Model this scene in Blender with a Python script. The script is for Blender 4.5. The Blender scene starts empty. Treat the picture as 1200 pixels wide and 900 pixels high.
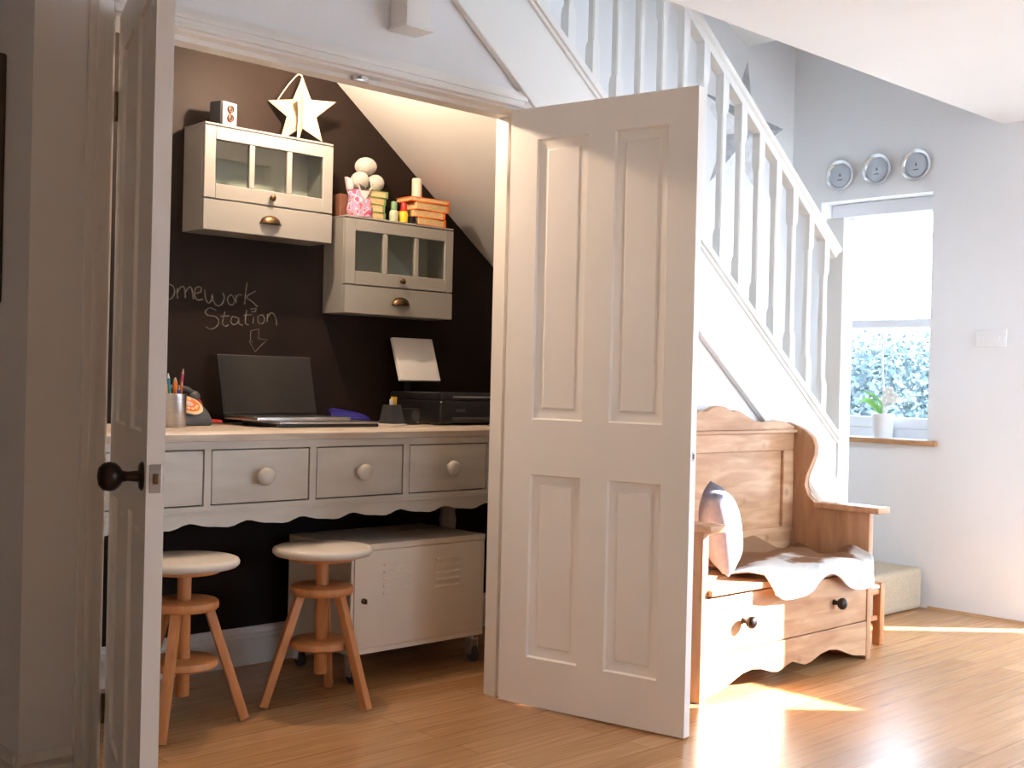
import bpy, bmesh, math, random
from mathutils import Vector, Matrix
random.seed(7)
C = bpy.context.scene.collection
PI = math.pi
R = math.radians

# ------------------------------------------------------------------ materials
def mat(name, col, rough=.5, metal=0, spec=.5, var=.0, scale=8, bump=0, bscale=60, col2=None, stretch=(1, 1, 1), coat=0, emit=None, es=0):
    m = bpy.data.materials.new(name); m.use_nodes = True
    nt = m.node_tree; b = nt.nodes['Principled BSDF']
    b.inputs['Roughness'].default_value = rough; b.inputs['Metallic'].default_value = metal
    b.inputs['Specular IOR Level'].default_value = spec
    b.inputs['Coat Weight'].default_value = coat
    if emit:
        b.inputs['Emission Color'].default_value = (*emit, 1); b.inputs['Emission Strength'].default_value = es
    tc = nt.nodes.new('ShaderNodeTexCoord'); mp = nt.nodes.new('ShaderNodeMapping')
    mp.inputs['Scale'].default_value = stretch
    nt.links.new(tc.outputs['Object'], mp.inputs['Vector'])
    nz = nt.nodes.new('ShaderNodeTexNoise'); nz.inputs['Scale'].default_value = scale; nz.inputs['Detail'].default_value = 6
    nt.links.new(mp.outputs[0], nz.inputs['Vector'])
    rp = nt.nodes.new('ShaderNodeValToRGB')
    c2 = col2 if col2 else tuple(max(0, c * (1 - var)) for c in col)
    rp.color_ramp.elements[0].position = .35; rp.color_ramp.elements[1].position = .65
    rp.color_ramp.elements[0].color = (*c2, 1); rp.color_ramp.elements[1].color = (*col, 1)
    nt.links.new(nz.outputs['Fac'], rp.inputs[0]); nt.links.new(rp.outputs[0], b.inputs['Base Color'])
    if bump:
        n2 = nt.nodes.new('ShaderNodeTexNoise'); n2.inputs['Scale'].default_value = bscale
        nt.links.new(mp.outputs[0], n2.inputs['Vector'])
        bp = nt.nodes.new('ShaderNodeBump'); bp.inputs['Strength'].default_value = bump; bp.inputs['Distance'].default_value = .01
        nt.links.new(n2.outputs['Fac'], bp.inputs['Height']); nt.links.new(bp.outputs[0], b.inputs['Normal'])
    return m

def wood_mat(name, c1, c2, c3, stretch, rough=.45, knots=False, gscale=6, coat=0):
    """long grain: stretched noise mixed over three tones, optional round knots"""
    m = bpy.data.materials.new(name); m.use_nodes = True
    nt = m.node_tree; b = nt.nodes['Principled BSDF']; b.inputs['Roughness'].default_value = rough
    b.inputs['Coat Weight'].default_value = coat
    tc = nt.nodes.new('ShaderNodeTexCoord'); mp = nt.nodes.new('ShaderNodeMapping'); mp.inputs['Scale'].default_value = stretch
    nt.links.new(tc.outputs['Object'], mp.inputs['Vector'])
    n1 = nt.nodes.new('ShaderNodeTexNoise'); n1.inputs['Scale'].default_value = gscale; n1.inputs['Detail'].default_value = 8; n1.inputs['Distortion'].default_value = .6
    nt.links.new(mp.outputs[0], n1.inputs['Vector'])
    rp = nt.nodes.new('ShaderNodeValToRGB'); cr = rp.color_ramp
    cr.elements[0].position = .3; cr.elements[0].color = (*c1, 1)
    cr.elements[1].position = .7; cr.elements[1].color = (*c3, 1)
    e = cr.elements.new(.5); e.color = (*c2, 1)
    nt.links.new(n1.outputs['Fac'], rp.inputs[0])
    out = rp.outputs[0]
    if knots:
        v = nt.nodes.new('ShaderNodeTexVoronoi'); v.inputs['Scale'].default_value = 5.5
        nt.links.new(tc.outputs['Object'], v.inputs['Vector'])
        r2 = nt.nodes.new('ShaderNodeValToRGB'); r2.color_ramp.elements[0].position = .05; r2.color_ramp.elements[1].position = .13
        r2.color_ramp.elements[0].color = (1, 1, 1, 1); r2.color_ramp.elements[1].color = (0, 0, 0, 1)
        nt.links.new(v.outputs['Distance'], r2.inputs[0])
        mx = nt.nodes.new('ShaderNodeMix'); mx.data_type = 'RGBA'
        mm = nt.nodes.new('ShaderNodeMath'); mm.operation = 'MULTIPLY'; mm.inputs[1].default_value = .6
        nt.links.new(r2.outputs[0], mm.inputs[0]); nt.links.new(mm.outputs[0], mx.inputs[0])
        nt.links.new(out, mx.inputs[6]); mx.inputs[7].default_value = (.16, .06, .025, 1)
        out = mx.outputs[2]
    nt.links.new(out, b.inputs['Base Color'])
    return m

def floor_mat():
    m = bpy.data.materials.new('oak_planks'); m.use_nodes = True
    nt = m.node_tree; b = nt.nodes['Principled BSDF']
    b.inputs['Roughness'].default_value = .27; b.inputs['Specular IOR Level'].default_value = .5
    tc = nt.nodes.new('ShaderNodeTexCoord')
    br = nt.nodes.new('ShaderNodeTexBrick')
    br.inputs['Scale'].default_value = 1; br.inputs['Brick Width'].default_value = 1.15; br.inputs['Row Height'].default_value = .096
    br.inputs['Mortar Size'].default_value = .0012; br.inputs['Mortar Smooth'].default_value = .3; br.inputs['Bias'].default_value = 0
    br.offset = .37
    br.inputs['Color1'].default_value = (.53, .295, .135, 1); br.inputs['Color2'].default_value = (.42, .22, .092, 1)
    br.inputs['Mortar'].default_value = (.20, .10, .04, 1)
    nt.links.new(tc.outputs['Object'], br.inputs['Vector'])
    mp = nt.nodes.new('ShaderNodeMapping'); mp.inputs['Scale'].default_value = (1.2, 22, 1)
    nt.links.new(tc.outputs['Object'], mp.inputs['Vector'])
    n = nt.nodes.new('ShaderNodeTexNoise'); n.inputs['Scale'].default_value = 3; n.inputs['Detail'].default_value = 8
    nt.links.new(mp.outputs[0], n.inputs['Vector'])
    rp = nt.nodes.new('ShaderNodeValToRGB'); rp.color_ramp.elements[0].position = .3; rp.color_ramp.elements[1].position = .7
    rp.color_ramp.elements[0].color = (.80, .77, .73, 1); rp.color_ramp.elements[1].color = (1.1, 1.1, 1.1, 1)
    nt.links.new(n.outputs['Fac'], rp.inputs[0])
    mx = nt.nodes.new('ShaderNodeMix'); mx.data_type = 'RGBA'; mx.blend_type = 'MULTIPLY'; mx.inputs[0].default_value = 1
    nt.links.new(br.outputs['Color'], mx.inputs[6]); nt.links.new(rp.outputs[0], mx.inputs[7])
    nt.links.new(mx.outputs[2], b.inputs['Base Color'])
    bp = nt.nodes.new('ShaderNodeBump'); bp.inputs['Strength'].default_value = .12; bp.inputs['Distance'].default_value = .002
    nt.links.new(br.outputs['Fac'], bp.inputs['Height']); bp.invert = True
    nt.links.new(bp.outputs[0], b.inputs['Normal'])
    return m

def glass_mat(name, tint=(1, 1, 1), refl=.08):
    m = bpy.data.materials.new(name); m.use_nodes = True
    nt = m.node_tree; nt.nodes.remove(nt.nodes['Principled BSDF']); out = nt.nodes['Material Output']
    t = nt.nodes.new('ShaderNodeBsdfTransparent'); t.inputs[0].default_value = (*tint, 1)
    g = nt.nodes.new('ShaderNodeBsdfGlossy'); g.inputs['Roughness'].default_value = .03
    fr = nt.nodes.new('ShaderNodeLayerWeight'); fr.inputs[0].default_value = .25
    mm = nt.nodes.new('ShaderNodeMath'); mm.operation = 'MULTIPLY_ADD'; mm.inputs[1].default_value = .5; mm.inputs[2].default_value = refl * .3
    nt.links.new(fr.outputs['Fresnel'], mm.inputs[0])
    mx = nt.nodes.new('ShaderNodeMixShader')
    nt.links.new(mm.outputs[0], mx.inputs[0]); nt.links.new(t.outputs[0], mx.inputs[1]); nt.links.new(g.outputs[0], mx.inputs[2])
    nt.links.new(mx.outputs[0], out.inputs[0])
    return m

def hide_mat():
    """cowhide: white hair with soft brown patches towards the back"""
    m = bpy.data.materials.new('cowhide'); m.use_nodes = True
    nt = m.node_tree; b = nt.nodes['Principled BSDF']; b.inputs['Roughness'].default_value = .9
    b.inputs['Specular IOR Level'].default_value = .1
    tc = nt.nodes.new('ShaderNodeTexCoord')
    n = nt.nodes.new('ShaderNodeTexNoise'); n.inputs['Scale'].default_value = 5; n.inputs['Detail'].default_value = 5
    nt.links.new(tc.outputs['Object'], n.inputs['Vector'])
    sp = nt.nodes.new('ShaderNodeSeparateXYZ'); nt.links.new(tc.outputs['Object'], sp.inputs[0])
    ma = nt.nodes.new('ShaderNodeMath'); ma.operation = 'MULTIPLY_ADD'; ma.inputs[1].default_value = 1.3; ma.inputs[2].default_value = .13
    nt.links.new(sp.outputs['Y'], ma.inputs[0])
    ad = nt.nodes.new('ShaderNodeMath'); ad.operation = 'ADD'
    nt.links.new(n.outputs['Fac'], ad.inputs[0]); nt.links.new(ma.outputs[0], ad.inputs[1])
    rp = nt.nodes.new('ShaderNodeValToRGB'); rp.color_ramp.elements[0].position = .54; rp.color_ramp.elements[1].position = .63
    rp.color_ramp.elements[0].color = (.72, .69, .65, 1); rp.color_ramp.elements[1].color = (.27, .14, .075, 1)
    nt.links.new(ad.outputs[0], rp.inputs[0]); nt.links.new(rp.outputs[0], b.inputs['Base Color'])
    n2 = nt.nodes.new('ShaderNodeTexNoise'); n2.inputs['Scale'].default_value = 260
    nt.links.new(tc.outputs['Object'], n2.inputs['Vector'])
    bp = nt.nodes.new('ShaderNodeBump'); bp.inputs['Strength'].default_value = .5; bp.inputs['Distance'].default_value = .006
    nt.links.new(n2.outputs['Fac'], bp.inputs['Height']); nt.links.new(bp.outputs[0], b.inputs['Normal'])
    return m

def pattern_mat(name):
    """pink and lilac printed cloth"""
    m = bpy.data.materials.new(name); m.use_nodes = True
    nt = m.node_tree; b = nt.nodes['Principled BSDF']; b.inputs['Roughness'].default_value = .8
    tc = nt.nodes.new('ShaderNodeTexCoord')
    v = nt.nodes.new('ShaderNodeTexVoronoi'); v.inputs['Scale'].default_value = 70
    n = nt.nodes.new('ShaderNodeTexNoise'); n.inputs['Scale'].default_value = 30
    nt.links.new(tc.outputs['Object'], v.inputs['Vector']); nt.links.new(tc.outputs['Object'], n.inputs['Vector'])
    rp = nt.nodes.new('ShaderNodeValToRGB'); cr = rp.color_ramp; cr.interpolation = 'CONSTANT'
    cr.elements[0].position = 0; cr.elements[0].color = (.36, .05, .09, 1)
    cr.elements[1].position = .42; cr.elements[1].color = (.50, .20, .22, 1)
    for p, c in ((.5, (.20, .17, .38)), (.56, (.52, .40, .39)), (.62, (.38, .06, .13))):
        e = cr.elements.new(p); e.color = (*c, 1)
    ad = nt.nodes.new('ShaderNodeMath'); ad.operation = 'MULTIPLY_ADD'; ad.inputs[1].default_value = .12
    nt.links.new(v.outputs['Distance'], ad.inputs[0]); nt.links.new(n.outputs['Fac'], ad.inputs[2])
    nt.links.new(ad.outputs[0], rp.inputs[0]); nt.links.new(rp.outputs[0], b.inputs['Base Color'])
    return m

M_ = dict(
    wall=mat('white_wall_paint', (.80, .80, .81), .85, var=.02, scale=3, bump=.05, bscale=90),
    ceil=mat('ceiling_paint', (.84, .84, .83), .9, var=.02, scale=2),
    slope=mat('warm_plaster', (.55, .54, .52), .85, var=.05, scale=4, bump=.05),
    chalkwall=mat('blackboard_paint', (.022, .0143, .0113), .55, col2=(.016, .0105, .0084), scale=5, spec=.12),
    trim=mat('gloss_white_trim', (.80, .775, .74), .35, var=.03, scale=4),
    stair=mat('stair_white_paint', (.84, .835, .815), .4, var=.02, scale=5),
    door=mat('door_paint', (.86, .83, .785), .38, var=.02, scale=5, bump=.03, bscale=40),
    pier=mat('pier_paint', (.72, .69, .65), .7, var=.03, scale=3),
    floor=floor_mat(),
    carpet=mat('beige_carpet', (.52, .42, .30), .95, var=.15, scale=90, bump=.6, bscale=300),
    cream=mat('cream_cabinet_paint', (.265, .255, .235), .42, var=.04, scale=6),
    desk=mat('distressed_cream_paint', (.50, .465, .41), .5, col2=(.44, .40, .345), scale=5, stretch=(1, 4, 4), bump=.06, bscale=50),
    desktop=mat('worn_desk_top', (.56, .49, .41), .45, col2=(.46, .37, .29), scale=6, stretch=(1, 8, 8)),
    locker=mat('locker_enamel', (.86, .78, .66), .35, var=.02, scale=4),
    brass=mat('aged_brass', (.17, .105, .055), .38, metal=1, var=.4, scale=30),
    darkmetal=mat('dark_bronze', (.045, .032, .026), .3, metal=.8, var=.3, scale=30),
    steel=mat('brushed_steel', (.62, .60, .58), .28, metal=1, var=.2, scale=12, stretch=(1, 1, 12)),
    chrome=mat('chrome', (.80, .82, .84), .25, metal=.8),
    black=mat('black_plastic', (.012, .012, .013), .35, var=.3, scale=20),
    dark=mat('dark_grey_plastic', (.05, .05, .055), .4, var=.2, scale=20),
    phone=mat('grey_phone_plastic', (.085, .09, .095), .35, var=.1, scale=20),
    red=mat('red_plastic', (.55, .02, .015), .4, var=.2, scale=20),
    creamp=mat('cream_dial', (.78, .62, .38), .5, var=.05, scale=20),
    orange=mat('orange_cover', (.78, .17, .02), .6, var=.15, scale=25),
    screen=mat('laptop_screen', (.012, .011, .011), .16, spec=.5, var=.1, scale=3),
    blue=mat('blue_plastic', (.03, .02, .26), .4, var=.2, scale=15),
    white=mat('white_plastic', (.78, .77, .76), .4, var=.03, scale=10),
    paper=mat('paper', (.78, .73, .68), .8, var=.05, scale=20),
    pages=mat('book_pages', (.66, .46, .22), .85, var=.3, scale=40, stretch=(1, 1, 14)),
    green=mat('green_cover', (.16, .26, .10), .6, var=.2, scale=20),
    yellow=mat('yellow_paint', (.80, .50, .03), .5, var=.1, scale=20),
    palegreen=mat('pale_green_paint', (.42, .48, .33), .5, var=.1, scale=20),
    midgreen=mat('green_cap', (.16, .28, .14), .5, var=.1, scale=20),
    wool=mat('white_wool', (.60, .56, .51), .95, var=.15, scale=60, bump=.9, bscale=140, stretch=(1, 1, 4)),
    wax=mat('cream_wax', (.64, .56, .45), .5, var=.06, scale=10),
    print=pattern_mat('printed_cloth'),
    brownbox=mat('brown_card', (.16, .06, .03), .7, var=.2, scale=20),
    pinkwhite=mat('pale_pink_plastic', (.56, .45, .45), .4, var=.08, scale=40),
    starwood=wood_mat('pale_star_wood', (.40, .29, .165), (.47, .35, .21), (.52, .41, .26), (2, 2, 9), .6),
    stoolwood=wood_mat('beech', (.44, .175, .055), (.50, .205, .07), (.56, .24, .09), (9, 9, 1.2), .4),
    stoolseat=mat('painted_stool_seat', (.62, .56, .48), .5, var=.06, scale=8),
    pine=wood_mat('waxed_pine', (.40, .205, .10), (.50, .28, .15), (.60, .37, .22), (1.2, 7, 7), .42, knots=True, gscale=4),
    pinev=wood_mat('waxed_pine_upright', (.38, .18, .085), (.46, .24, .12), (.54, .30, .16), (6, 6, 1.1), .42, knots=True, gscale=4),
    hide=hide_mat(),
    linen=mat('grey_lilac_linen', (.25, .24, .30), .9, var=.12, scale=60, bump=.3, bscale=400),
    silver=mat('hammered_silver', (.62, .62, .63), .5, metal=.35, var=.25, scale=25, bump=.2, bscale=50),
    plateface=mat('pale_blue_enamel', (.52, .57, .63), .3, var=.05, scale=10),
    ink=mat('grey_ink', (.12, .13, .15), .6),
    pot=mat('white_ceramic', (.74, .74, .76), .3, var=.02, scale=10),
    leaf=mat('bright_leaf', (.20, .46, .03), .45, var=.3, scale=10),
    stem=mat('pale_stem', (.70, .74, .70), .5, var=.1, scale=10),
    petal=mat('white_petal', (.85, .85, .80), .5, var=.05, scale=10),
    soil=mat('soil', (.03, .02, .015), .95, var=.3, scale=60),
    sill=wood_mat('oak_sill', (.34, .17, .07), (.42, .22, .10), (.50, .28, .13), (6, 1, 6), .4),
    upvc=mat('window_white', (.76, .77, .80), .3, var=.01, scale=6),
    glass=glass_mat('window_glass', (.98, .99, 1)),
    warmglass=glass_mat('cream_tinted_glass', (1, .86, .70)),  # tint added to warm the fill light from the left
    cabglass=glass_mat('cabinet_glass', (.86, .90, .88), .12),
    frost=mat('cabinet_lining', (.50, .50, .45), .7, var=.05, scale=6),
    chalk=mat('chalk', (.20, .18, .155), .95, col2=(.10, .09, .075), scale=90),
    frame=wood_mat('dark_frame_wood', (.02, .015, .01), (.05, .036, .026), (.08, .06, .045), (6, 6, 1), .6),
    canvas=mat('grey_print', (.22, .20, .19), .8, var=.5, scale=6),
    foliage=mat('hedge_leaves', (.080, .110, .118), 1.0, spec=.05, col2=(.058, .084, .096), scale=3),
    lawn=mat('pale_gravel', (.40, .40, .39), .95, var=.4, scale=3),
    patio=mat('pale_paving', (.55, .53, .50), .9, var=.15, scale=3),
    cord=mat('string', (.62, .50, .34), .9, var=.1, scale=40),
    bulb=mat('lamp_bulb', (1, .8, .6), .3, emit=(1, .74, .53), es=1),
    rush=mat('rush_seat', (.74, .66, .52), .85, var=.2, scale=14, stretch=(12, 1, 1), bump=.3, bscale=60),
)
def pen(c): return mat('pencil_%d' % int(sum(c) * 1000), c, .45, var=.05)

# ------------------------------------------------------------------ mesh builder
class MB:
    def __init__(self): self.b = bmesh.new()
    def _add(self, fn):
        n0 = len(self.b.verts); fn(); self.b.verts.ensure_lookup_table()
        return self.b.verts[n0:]
    def box(self, lo, hi, bev=0, seg=1, xf=None):
        t = bmesh.new(); bmesh.ops.create_cube(t, size=1)
        for v in t.verts:
            v.co = Vector([lo[i] + (v.co[i] + .5) * (hi[i] - lo[i]) for i in range(3)])
        if bev: bmesh.ops.bevel(t, geom=t.edges[:], offset=bev, segments=seg, affect='EDGES', profile=.6)
        return self.merge(t, xf)
    def merge(self, t, xf=None):
        if xf is not None: bmesh.ops.transform(t, matrix=xf, verts=t.verts)
        me = bpy.data.meshes.new('tmp'); t.to_mesh(me); t.free()
        self.b.from_mesh(me); bpy.data.meshes.remove(me); return self
    def prism(self, pts, axis, a, b, bev=0, seg=1, xf=None):
        """pts in the two remaining axes in order (x,z) for axis 1, (y,z) for axis 0, (x,y) for axis 2"""
        t = bmesh.new()
        def P(p, h):
            return {0: (h, p[0], p[1]), 1: (p[0], h, p[1]), 2: (p[0], p[1], h)}[axis]
        va = [t.verts.new(P(p, a)) for p in pts]; vb = [t.verts.new(P(p, b)) for p in pts]
        fa = t.faces.new(va); fb = t.faces.new(vb[::-1]); n = len(pts)
        for i in range(n): t.faces.new((va[i], vb[i], vb[(i + 1) % n], va[(i + 1) % n]))
        if bev:
            es = [e for e in t.edges if (e in fa.edges[:] or e in fb.edges[:])]
            bmesh.ops.bevel(t, geom=es, offset=bev, segments=seg, affect='EDGES', profile=.6)
        bmesh.ops.recalc_face_normals(t, faces=t.faces)
        return self.merge(t, xf)
    def lathe(self, prof, seg=32, c=(0, 0, 0), xf=None):
        t = bmesh.new(); rings = []
        for r, z in prof:
            if r < 1e-6: rings.append([t.verts.new((0, 0, z))])
            else: rings.append([t.verts.new((r * math.cos(2 * PI * k / seg), r * math.sin(2 * PI * k / seg), z)) for k in range(seg)])
        for A, B in zip(rings, rings[1:]):
            for k in range(seg):
                k2 = (k + 1) % seg
                if len(A) == 1 and len(B) == 1: continue
                if len(A) == 1: t.faces.new((A[0], B[k], B[k2]))
                elif len(B) == 1: t.faces.new((A[k], A[k2], B[0]))
                else: t.faces.new((A[k], A[k2], B[k2], B[k]))
        for Rg in (rings[0], rings[-1]):
            if len(Rg) > 1: t.faces.new(Rg)
        bmesh.ops.recalc_face_normals(t, faces=t.faces)
        mx = Matrix.Translation(c)
        return self.merge(t, mx @ xf if xf is not None else mx)
    def tube(self, pts, r, seg=10, rr=None):
        pts = [Vector(p) for p in pts]; t = bmesh.new(); rings = []
        up = Vector((0, 0, 1)); prev = None
        for i, p in enumerate(pts):
            d = (pts[min(i + 1, len(pts) - 1)] - pts[max(i - 1, 0)]).normalized()
            if prev is None:
                a = d.cross(up if abs(d.z) < .95 else Vector((1, 0, 0))).normalized()
            else: a = (prev - d * prev.dot(d)).normalized()
            prev = a; b = d.cross(a); q = rr[i] if rr else r
            rings.append([t.verts.new(p + a * q * math.cos(2 * PI * k / seg) + b * q * math.sin(2 * PI * k / seg)) for k in range(seg)])
        for A, B in zip(rings, rings[1:]):
            for k in range(seg): t.faces.new((A[k], A[(k + 1) % seg], B[(k + 1) % seg], B[k]))
        t.faces.new(rings[0]); t.faces.new(rings[-1][::-1])
        bmesh.ops.recalc_face_normals(t, faces=t.faces)
        return self.merge(t)
    def bar(self, p, q, w, d, bev=.002):
        """square bar from p to q"""
        p, q = Vector(p), Vector(q); D = q - p; L = D.length
        rot = D.to_track_quat('Z', 'Y').to_matrix().to_4x4()
        return self.box((-w / 2, -d / 2, 0), (w / 2, d / 2, L), bev, 2, Matrix.Translation(p) @ rot)
    def sphere(self, c, r, sx=1, sy=1, sz=1, u=24, v=14):
        t = bmesh.new(); bmesh.ops.create_uvsphere(t, u_segments=u, v_segments=v, radius=r)
        return self.merge(t, Matrix.Translation(c) @ Matrix.Diagonal((sx, sy, sz, 1)))
    def build(self, name, m, parent=None, off=None, angle=35):
        if off is not None: bmesh.ops.translate(self.b, verts=self.b.verts, vec=-Vector(off))
        me = bpy.data.meshes.new(name); self.b.to_mesh(me); self.b.free()
        for p in me.polygons: p.use_smooth = True
        me.set_sharp_from_angle(angle=R(angle))
        me.materials.append(m)
        o = bpy.data.objects.new(name, me); C.objects.link(o)
        if parent is not None: o.parent = parent
        return o

def tag(o, label=None, cat=None, group=None, kind=None):
    if label: o['label'] = label
    if cat: o['category'] = cat
    if group: o['group'] = group
    if kind: o['kind'] = kind
    return o
def thing(name, label, cat, loc=(0, 0, 0), rz=0, group=None, kind=None):
    o = bpy.data.objects.new(name, None); C.objects.link(o); o.empty_display_size = .05
    o.location = loc; o.rotation_euler = (0, 0, rz)
    return tag(o, label, cat, group, kind)
def copy_tree(o, parent=None):
    c = o.copy(); C.objects.link(c)
    if parent is not None: c.parent = parent
    for ch in list(o.children): copy_tree(ch, c)
    return c
def struct(name, mb, m, label, cat, **k):
    return tag(mb.build(name, m, **k), label, cat, kind='structure')
def smooth_path(P, n=5, closed=False):
    out = []; N = len(P)
    for i in range(N - 1):
        p0 = Vector(P[max(i - 1, 0)]); p1 = Vector(P[i]); p2 = Vector(P[i + 1]); p3 = Vector(P[min(i + 2, N - 1)])
        for k in range(n):
            t = k / n
            out.append(.5 * ((2 * p1) + (p2 - p0) * t + (2 * p0 - 5 * p1 + 4 * p2 - p3) * t * t + (3 * p1 - p0 - 3 * p2 + p3) * t ** 3))
    out.append(Vector(P[-1])); return out
RX = lambda a: Matrix.Rotation(a, 4, 'X')
RY = lambda a: Matrix.Rotation(a, 4, 'Y')
RZ = lambda a: Matrix.Rotation(a, 4, 'Z')
T = lambda *p: Matrix.Translation(p)

# ------------------------------------------------------------------ setting
XW = 2.83            # wall with the window
YB = .96             # back wall of the cupboard
YR = -4.2            # wall behind the viewer
YJ = -3.30           # nearer part of that wall on the right, unseen, glazing added for daylight
XJ = 1.30
ZC = 2.352           # hall ceiling
HX0, HX1, HZ = -1.393, .037, 1.990   # doorway

def soff(x): return 2.228 - .77 * (x + .045)       # underside of the stairs
def strlow(x): return 2.052 - .777 * (x - .026)    # lower edge of the string
def strtop(x): return 2.116 + .77 * (.373 - x)     # upper edge of the string

f = MB(); f.box((-4.5, YR, -.06), (XJ, YJ, 0)); f.box((-4.5, YJ, -.06), (XW + .25, 3.2, 0))
struct('floor', f, M_['floor'], 'warm oak plank floor running through the hall and under the desk', 'floor')

c = MB(); c.box((-4.6, -4.3, ZC), (XJ + .1, YJ - .1, ZC + .2)); c.box((-4.6, YJ - .1, ZC), (XW + .22, -.385, ZC + .2)); c.box((-4.6, -.385, ZC), (-1.6, 3.3, ZC + .2))
struct('ceiling', c, M_['ceil'], 'white hall ceiling whose edge opens onto the stairwell', 'ceiling')
WS = (.25, .80, .0, .45)      # unseen roof window added to light the stairwell (x range, y range)
c = MB(); c.box((-1.6, -.385, 3.6), (WS[0], 1.1, 3.7)); c.box((WS[1], -.385, 3.6), (XW + .25, 1.1, 3.7)); c.box((WS[0], -.385, 3.6), (WS[1], WS[2], 3.7)); c.box((WS[0], WS[3], 3.6), (WS[1], 1.1, 3.7))
struct('ceiling_stairwell', c, M_['ceil'], 'white ceiling high over the stairwell', 'ceiling')
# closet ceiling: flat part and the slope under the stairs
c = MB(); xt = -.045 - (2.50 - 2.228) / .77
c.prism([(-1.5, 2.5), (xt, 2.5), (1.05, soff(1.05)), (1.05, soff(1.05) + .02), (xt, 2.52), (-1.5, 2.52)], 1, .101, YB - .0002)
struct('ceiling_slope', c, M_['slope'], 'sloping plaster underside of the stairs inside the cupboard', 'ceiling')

w = MB()   # front wall: pier, header, understairs part
w.box((-1.6, 0, 0), (HX0 - .03, .1, 3.6)); w.box((HX0 - .03, 0, HZ + .03), (-.62, .1, 3.6))
w.prism([(-.62, HZ + .03), (HX1 + .03, HZ + .03), (HX1 + .03, strlow(HX1 + .03) + .06), (-.62, strlow(-.62) + .06)], 1, 0, .1)
w.prism([(HX1 + .03, 0), (2.06, 0), (2.06, strlow(2.06) + .06), (HX1 + .03, strlow(HX1 + .03) + .06)], 1, 0, .1)
struct('wall_front', w, M_['wall'], 'white wall around the double doorway and below the stairs', 'wall')
w = MB(); w.box((-1.6, .1, 0), (-1.5, 3.2, 3.6))
struct('wall_left', w, M_['wall'], 'white wall returning left of the doorway pier', 'wall')
w = MB(); w.prism([(-1.5, 0), (1.05, 0), (1.05, soff(1.05) + .12), (xt, 2.62), (-1.5, 2.62)], 1, YB, YB + .1)
struct('wall_back', w, M_['chalkwall'], 'black chalkboard wall at the back of the desk cupboard', 'wall')
w = MB(); w.box((1.051, .101, 0), (1.15, YB, soff(1.15) - .01))
struct('wall_cupboard', w, M_['chalkwall'], 'dark end wall of the desk cupboard', 'wall')
w = MB()
w.prism([(-1.5, 2.53), (xt, 2.53), (1.16, soff(1.16) + .03), (1.16, 0), (XW, 0), (XW, 3.6), (-1.5, 3.6)], 1, .78, YB - .002)
struct('wall_stairs', w, M_['wall'], 'white wall beside the staircase', 'wall')
# window wall with four openings
def wall_with_holes(y0, y1, z0, z1, x0, x1, holes):
    m = MB(); ys = sorted({y0, y1, *[h[0] for h in holes], *[h[1] for h in holes]}); zs = sorted({z0, z1, *[h[2] for h in holes], *[h[3] for h in holes]})
    for a, b in zip(ys, ys[1:]):
        run = None
        for c_, d in zip(zs, zs[1:]):
            cy, cz = (a + b) / 2, (c_ + d) / 2
            solid = not any(h[0] < cy < h[1] and h[2] < cz < h[3] for h in holes)
            if solid: run = (run[0], d) if run else (c_, d)
            if (not solid or d == z1) and run:
                m.box((x0, a, run[0]), (x1, b, run[1])); run = None
    return m
W1 = (-.04, .593, .83, 2.066)
WF = (-2.60, -2.42, .95, 1.75)    # unseen window added far left as fill light (y range, z range)
WL = (-.7, .5, 1.05, 1.55)    # unseen window added in the rear wall as fill light
W2 = (-2.80, -2.12, 1.06, 1.95)
W3 = (-1.0, -.695, .03, 1.22)
WR = (1.42, 2.76, .06, 2.28)    # unseen rear glazing added to brighten the right side (x range, z range)

w = wall_with_holes(YJ - 2.6, YB, 0, 3.6, XW, XW + .22, [W1, W2, W3])  # runs on past the rear wall, added to keep sun off the rear glazing
struct('wall_right', w, M_['wall'], 'white wall with the tall sash window', 'wall')
w = MB(); w.box((-4.6, YR - .1, 0), (WL[0], YR, 3.6)); w.box((WL[1], YR - .1, 0), (XJ, YR, 3.6)); w.box((WL[0], YR - .1, 0), (WL[1], YR, WL[2])); w.box((WL[0], YR - .1, WL[3]), (WL[1], YR, 3.6)); w.box((XJ, YR - .1, 0), (XJ + .1, YJ, 3.6)); w.box((WR[1], YJ - .1, 0), (XW, YJ, 3.6)); w.box((WR[0], YJ - .1, 0), (WR[1], YJ, WR[2])); w.box((WR[0], YJ - .1, WR[3]), (WR[1], YJ, 3.6))
struct('wall_rear', w, M_['wall'], 'white wall behind the viewer with openings added for daylight', 'wall')
w = wall_with_holes(YR, 3.2, 0, 3.6, -4.6, -4.5, [WF]); w.box((-4.6, 3.2, 0), (-1.5, 3.3, 3.6))
struct('wall_far', w, M_['pier'], 'shaded wall of the passage on the left', 'wall')
w = MB(); w.box((-1.6, -.40, ZC + .2), (XW, -.385, 3.6)); w.box((-1.6, -.385, ZC + .2), (-1.5, 0, 3.6))
struct('wall_landing', w, M_['wall'], 'white upstand above the hall ceiling edge', 'wall')
b = MB(); b.prism([(1.2, 3.4), (2.183, 2.945), (2.384, 2.842), (2.384, 3.6), (1.2, 3.6)], 1, .60, .779)
struct('trim_1', b, M_['ceil'], 'boxed white bulkhead high on the stair wall', 'bulkhead')

w = MB(); w.box((XW + .221, -.42, -.25), (XW + 1.35, -.30, 3.3))  # unseen, added outside to stop direct sun through the sash window
struct('wall_sun_block', w, M_['wall'], 'unseen outside wall added to block sun right of the sash window', 'wall')

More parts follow.
